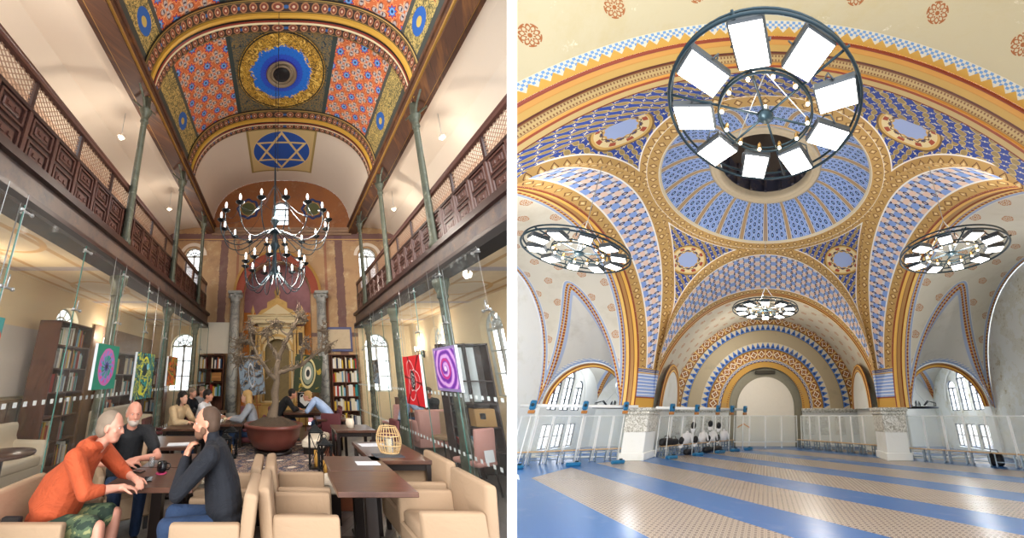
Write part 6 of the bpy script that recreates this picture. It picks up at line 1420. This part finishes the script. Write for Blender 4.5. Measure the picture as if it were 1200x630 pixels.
def headpieces(c, yaw, tilt, s=1.):
    """skull, jaw, nose, brow, ears, lips; local +x is the face"""
    R = rz(yaw) @ ry(tilt); P = []
    def put(b): b.xf(R * s, c); P.append(b)
    put(MB().ball((-.015, 0, .035), (.1, .077, .1), 20, 14)); put(MB().ball((.02, 0, -.02), (.075, .064, .085), 18, 12)); put(MB().ball((.045, 0, -.075), (.045, .045, .035), 14, 10))
    put(MB().tube([(.078, 0, .03), (.098, 0, .0), (.108, 0, -.018), (.088, 0, -.026)], [.009, .012, .014, .008], 8)); put(MB().ball((.09, .012, -.02), .009, 8, 6)); put(MB().ball((.09, -.012, -.02), .009, 8, 6))
    put(MB().tube([(.066, -.045, .035), (.084, -.02, .037), (.084, .02, .037), (.066, .045, .035)], [.008, .01, .01, .008], 8))
    put(MB().ball((.083, 0, -.046), (.012, .022, .0055), 10, 6)); put(MB().ball((.081, 0, -.056), (.012, .019, .006), 10, 6))
    for q in (-1, 1):
        put(MB().ball((-.01, q * .078, .0), (.02, .009, .032), 10, 8)); put(MB().ball((.052, q * .045, -.012), (.022, .02, .022), 10, 8))
    return P, R * s
def person(base, rot, label, J, clothes, hair=None, beard=None, voxel=.011, hands=True, fat=0., skin='c98d72', s=1., head_yaw=0., head_tilt=0., curl=.6, hup=None, short_sleeve=False, bare_leg=False, group=None):
    t = T(LH, 'person', label, 'person', base, rot, group)
    J = dict(J); J.setdefault('lat', (0, 1, 0)); sk = mSkin(skin)
    A = np.array
    body = [torso(J, .93, fat)]
    nk = A(J['neck']); hc = A(J['head'])
    body.append(seg(nk - A((0, 0, .05)), hc - A((.02, 0, .06)), .058, .054))
    hp, HR = headpieces(tuple(hc), head_yaw, head_tilt, s * 1.06); body += hp
    for q in ('L', 'R'):
        S, E, Wr = A(J['sh' + q]), A(J['el' + q]), A(J['wr' + q]); body += [seg(S, E, .05, .038), seg(E, Wr, .038, .026, bulge=.004), seg((nk + S) / 2, S, .05, .052)]
        d = J.get('hd' + q); d = A(d) if d is not None else (Wr - E); up = A(J.get('hu' + q, (0, 0, 1)))
        if hands: body += hand(Wr, d, up, J.get('curl', curl), 1 if q == 'L' else -1)
        else: body.append(seg(Wr, Wr + d / np.linalg.norm(d) * .09, .03, .025))
        H_, K_, An = A(J['hip' + q]), A(J['kn' + q]), A(J['an' + q]); body += [seg(H_, K_, .085, .055), seg(K_, An, .055, .038, bulge=.008)]
    t.part('body', solid(body, voxel), sk)
    # eyes and brows
    b = MB()
    for q in (-1, 1): b.ball((.073, q * .03, .016), .0092, 10, 8)
    b.xf(HR, tuple(hc)); t.part('eyes', b, mEyeW); b = MB()
    for q in (-1, 1): b.ball((.0815, q * .03, .016), .0048, 8, 6)
    b.xf(HR, tuple(hc)); t.part('irises', b, mEyeD)
    # clothes
    top, bot = clothes['top'], clothes['bottom']; g = .014
    P = [torso(J, 1.02, fat + .0)]
    if clothes.get('hem'): P.append(MB().ball(tuple(A(J['pelvis']) + A((0, 0, .02))), (.17, .19, .1), 16, 10))
    for q in ('L', 'R'):
        S, E, Wr = A(J['sh' + q]), A(J['el' + q]), A(J['wr' + q]); P.append(seg((nk * .6 + S * .4) - A((0, 0, .02)), S, .068, .082))
        if short_sleeve: P.append(seg(S, S + (E - S) * .62, .084, .07))
        else:
            f = clothes.get('sleeve', .93); P += [seg(S, E, .084, .064), seg(E, E + (Wr - E) * f, .064, .045)]
    if clothes.get('hood'): P.append(MB().tube([tuple(nk + A((-.06 + .1 * (1 - cos(a)) * .5, .1 * sin(a), .0 + .02 * cos(a)))) for a in [2 * pi * i / 14 for i in range(14)]], .042, 10, closed=True)); P.append(MB().ball(tuple(nk + A((-.1, 0, -.03))), (.075, .1, .07), 12, 8))
    if clothes.get('collar'): P.append(seg(nk - A((0, 0, .02)), nk + A((.01, 0, .035)), .07, .066))
    t.part('shirt', solid(P, voxel * 1.05, 4), top)
    P = [MB().ball(tuple(A(J['pelvis']) - A((0, 0, .02))), (.165, .18, .12), 16, 10)]
    for q in ('L', 'R'):
        H_, K_, An = A(J['hip' + q]), A(J['kn' + q]), A(J['an' + q])
        if bare_leg: P.append(seg(H_, H_ + (K_ - H_) * .84, .1, .09))
        else: P += [seg(H_, K_, .095, .072), seg(K_, K_ + (An - K_) * .92, .072, .055)]
    t.part('shorts' if bare_leg else 'trousers', solid(P, voxel * 1.05, 3), bot)
    for q in ('L', 'R'):
        An = A(J['an' + q]); b = solid([seg(An - A((.0, 0, .03)), An + A((.15, 0, -.05)), .042, .036), MB().ball(tuple(An + A((.0, 0, -.03))), (.05, .04, .045), 12, 8)], voxel * 1.1, 2); t.part('shoe', b, clothes.get('shoe', mShoe))
    if hair:
        kind, m = hair; P = []
        if kind in ('crop', 'short', 'long', 'fringe'):
            if kind == 'crop': P = [MB().ball((-.03, 0, .043), (.1, .0815, .098), 20, 14), MB().ball((-.052, 0, -.005), (.07, .08, .085), 16, 12)]
            elif kind == 'fringe': P = [MB().ball((-.04, 0, .02), (.085, .086, .075), 18, 12)]
            else: P = [MB().ball((-.024, 0, .05), (.107, .086, .098), 20, 14), MB().ball((-.06, 0, .0), (.06, .08, .07), 14, 10)]
            if kind == 'long': P += [MB().ball((-.085, 0, -.08), (.05, .085, .14), 14, 10), MB().ball((-.03, .075, -.05), (.04, .025, .11), 10, 8), MB().ball((-.03, -.075, -.05), (.04, .025, .11), 10, 8)]
        hm = MB()
        for p in P: hm.join(p)
        hm.xf(HR, tuple(hc)); hm = solid([hm], voxel * .9, 2)
        t.part('hair', hm, m)
    if beard:
        P = MB().ball((.05, 0, -.07), (.052, .056, .045), 16, 10); P.ball((.02, .052, -.04), (.03, .018, .04), 8, 6); P.ball((.02, -.052, -.04), (.03, .018, .04), 8, 6); P.xf(HR, tuple(hc)); bm_ = solid([P], voxel * .8, 1); t.part('beard', bm_, beard)
        b = MB().ball((.084, 0, -.052), (.014, .02, .005), 10, 6); b.xf(HR * 1.02, tuple(hc)); t.part('lips', b, mLip)
    return t
_sk = {}
def mSkin(h):
    if h not in _sk: _sk[h] = plain('skin_' + h, h, .5, var=.06, scale=9.)
    return _sk[h]
mEyeW = plain('eye_white', 'cfc4ba', .4, var=0.); mEyeD = plain('dark_iris', '2a1d16', .2, var=0.); mLip = plain('lip_skin', 'a8655a', .5, var=0.); mShoe = plain('dark_shoe_leather', '1c1a1a', .5, var=.1)
def cloth(name, hx, fold=.7, rough=.85):
    m = M(name, hexc(hx), rough); n = m.noise(5., 4., dist=1.6); c = hexc(hx); m.over(tuple(q * .62 for q in c), (n - .5) * 1.6); m.bump(n, .035, fold); return m.done()
mHoodie = cloth('orange_hoodie_fleece', 'b54d26'); mNavy = cloth('navy_knit', '080d18'); mBlackT = cloth('black_cotton', '17181b'); mJeans = cloth('blue_denim', '223858'); mWhiteS = cloth('white_cotton', 'e4e6ea'); mGreyS = cloth('heather_grey_knit', '8f9298'); mBeige = cloth('beige_knit', 'c9ae88'); mLBlue = cloth('pale_blue_shirt', 'a9c0e6')
mCamo = M('green_camouflage', hexc('4f6146'), .85); _n = mCamo.noise(9., 3.); mCamo.over(hexc('26382c'), _n > .53); mCamo.over(hexc('8a8d5f'), _n < .43); mCamo = mCamo.done()
mHairG = plain('pale_grey_hair', '857463', .8, var=.3, scale=30.); mHairB = plain('brown_hair', '4a3526', .8, var=.4, scale=30.); mHairD = plain('dark_hair', '1f1816', .7, var=.3, scale=30.); mHairBl = plain('blond_hair', 'b08d58', .7, var=.4, scale=30.); mBeardW = plain('white_beard', 'b8a99c', .9, var=.2, scale=30.); mBeardB = plain('brown_beard', '6a4a36', .9, var=.3, scale=30.)
J1 = dict(pelvis=(-.04, 0, .55), belly=(.02, 0, .72), chest=(.14, 0, .93), neck=(.27, 0, 1.12), head=(.375, 0, 1.245), lat=(0, 1, 0),
          shL=(.22, .19, 1.05), shR=(.2, -.19, 1.04), elL=(.42, .26, .84), elR=(.36, -.25, .81), wrL=(.6, .12, .815), wrR=(.56, -.08, .8), hdL=(.6, -.6, -.1), hdR=(.8, .45, -.12), huL=(0, 0, 1), huR=(0, 0, 1),
          hipL=(.02, .1, .52), hipR=(.02, -.1, .52), knL=(.46, .13, .54), knR=(.46, -.16, .54), anL=(.42, .12, .1), anR=(.47, -.16, .1))
person((-1.93, 3.28, 0), 0., 'man with thin grey hair in an orange hoodie and camouflage shorts leaning on the table', J1, dict(top=mHoodie, bottom=mCamo, hood=True, sleeve=.45, hem=True), ('crop', mHairG), None, .0085, fat=.07, skin='d0937c', head_tilt=.18, bare_leg=True, head_yaw=.12)
J3 = dict(pelvis=(-.02, 0, .54), belly=(0, 0, .73), chest=(.05, 0, .95), neck=(.12, 0, 1.15), head=(.19, 0, 1.28), lat=(0, 1, 0),
          shL=(.1, .2, 1.06), shR=(.1, -.2, 1.06), elL=(.34, .24, .8), elR=(.4, -.2, .81), wrL=(.34, .05, 1.02), wrR=(.35, -.03, 1.03), hdL=(-.3, -.25, .8), hdR=(-.3, .25, .8), huL=(.8, .3, .2), huR=(.8, -.3, .2), curl=.95,
          hipL=(.03, .1, .52), hipR=(.03, -.1, .52), knL=(.44, .12, .53), knR=(.46, -.14, .54), anL=(.36, .1, .1), anR=(.5, -.12, .1))
person((-.5, 3.28, 0), pi, 'man with short brown hair in a navy sweater and jeans, hands at his chin', J3, dict(top=mNavy, bottom=mJeans, collar=True, sleeve=.9, hem=True), ('crop', mHairB), mBeardB, .0085, fat=.02, skin='c98d72', head_tilt=.1, head_yaw=.1)
J2 = dict(pelvis=(-.04, 0, .53), belly=(0, 0, .72), chest=(.08, 0, .94), neck=(.17, 0, 1.13), head=(.24, 0, 1.26), lat=(0, 1, 0),
          shL=(.14, .2, 1.05), shR=(.14, -.2, 1.05), elL=(.36, .3, .81), elR=(.36, -.3, .81), wrL=(.46, .06, .83), wrR=(.5, -.06, .81), hdL=(.15, -.9, -.05), hdR=(.05, .9, 0), huL=(.2, 0, 1), huR=(.2, 0, 1),
          hipL=(.03, .1, .52), hipR=(.03, -.1, .52), knL=(.44, .13, .52), knR=(.44, -.13, .52), anL=(.4, .12, .1), anR=(.4, -.12, .1))
person((-1.88, 4.42, 0), -1.0, 'bald man with a white beard in a black T-shirt, arms folded on the table', J2, dict(top=mBlackT, bottom=mJeans, hem=True), ('fringe', mBeardW), mBeardW, .0085, skin='cf8f78', short_sleeve=True, fat=.03, head_tilt=.1)
t = T(LH, 'phone_pouch', 'black belt pouch at the hip of the man in the orange hoodie', 'pouch', (-2.12, 3.05, .6)); t.part('body', MB().box((0, 0, 0), (.15, .05, .09), bev=.015, smooth=True), mBlackT); t.part('flap', MB().box((0, -.028, .02), (.13, .01, .05), bev=.004), mShoe)
# diners farther back, smaller in view
def simple(dx=.12, lean=0., arms='table'):
    J = dict(pelvis=(-.04, 0, .53), belly=(0, 0, .72), chest=(.05 + lean * .5, 0, .93), neck=(.1 + lean, 0, 1.12), head=(.16 + lean * 1.3, 0, 1.25 - lean * .25), lat=(0, 1, 0),
             shL=(.08 + lean, .18, 1.04), shR=(.08 + lean, -.18, 1.04), elL=(.24 + lean, .24, .82), elR=(.24 + lean, -.24, .82), wrL=(.46 + lean * .5, .12, .82), wrR=(.46 + lean * .5, -.12, .82),
             hipL=(.03, .1, .52), hipR=(.03, -.1, .52), knL=(.44, .12, .52), knR=(.44, -.12, .52), anL=(.42, .12, .1), anR=(.42, -.12, .1))
    return J
V2 = .014
person((-1.85, 8.1, 0), -.15, 'dark haired man in a white shirt seated at the far left table', simple(), dict(top=mWhiteS, bottom=mJeans), ('short', mHairD), None, V2, skin='c98d72')
person((-.62, 7.72, 0), pi, 'woman with tied blond hair in a grey sweater facing the white shirt man', simple(), dict(top=mGreyS, bottom=mJeans), ('long', mHairBl), None, V2, skin='d9a68c')
person((-2.2, 7.4, 0), -.5, 'woman with long dark hair in a beige top at the nearest far-left table', simple(), dict(top=mBeige, bottom=mJeans), ('long', mHairD), None, V2, skin='d9a68c')
person((-.1, 9.9, 0), 0., 'dark haired man in a black shirt bending over the maroon table', simple(lean=.2), dict(top=mBlackT, bottom=mJeans), ('short', mHairD), None, V2, skin='c98d72')
person((1.28, 9.3, 0), pi - .2, 'person in a pale blue shirt bent low over the maroon table', simple(lean=.34), dict(top=mLBlue, bottom=mJeans), ('short', mHairBl), None, V2, skin='d0967c')
person((-2.55, 9.5, 0), -.4, 'grey haired person in a dark jacket seen past the farthest left pillar', simple(), dict(top=mNavy, bottom=mJeans), ('short', mHairG), None, V2, skin='d0967c')
person((-2.45, 10.3, 0), -.6, 'person in a light grey top behind the one in the dark jacket', simple(), dict(top=mGreyS, bottom=mJeans), ('short', mHairG), None, V2, skin='d0967c')
person((4.2, 9.75, 0), pi + .5, 'man in a dark blue top sitting behind the pink sofa in the right aisle', simple(), dict(top=mNavy, bottom=mJeans), ('short', mHairB), None, V2, skin='c98d72')
person((3.4, 9.9, 0), -.2, 'person in a pale blue top left of the man in dark blue, right aisle', simple(lean=.1), dict(top=mLBlue, bottom=mJeans), ('short', mHairD), None, V2, skin='d0967c')
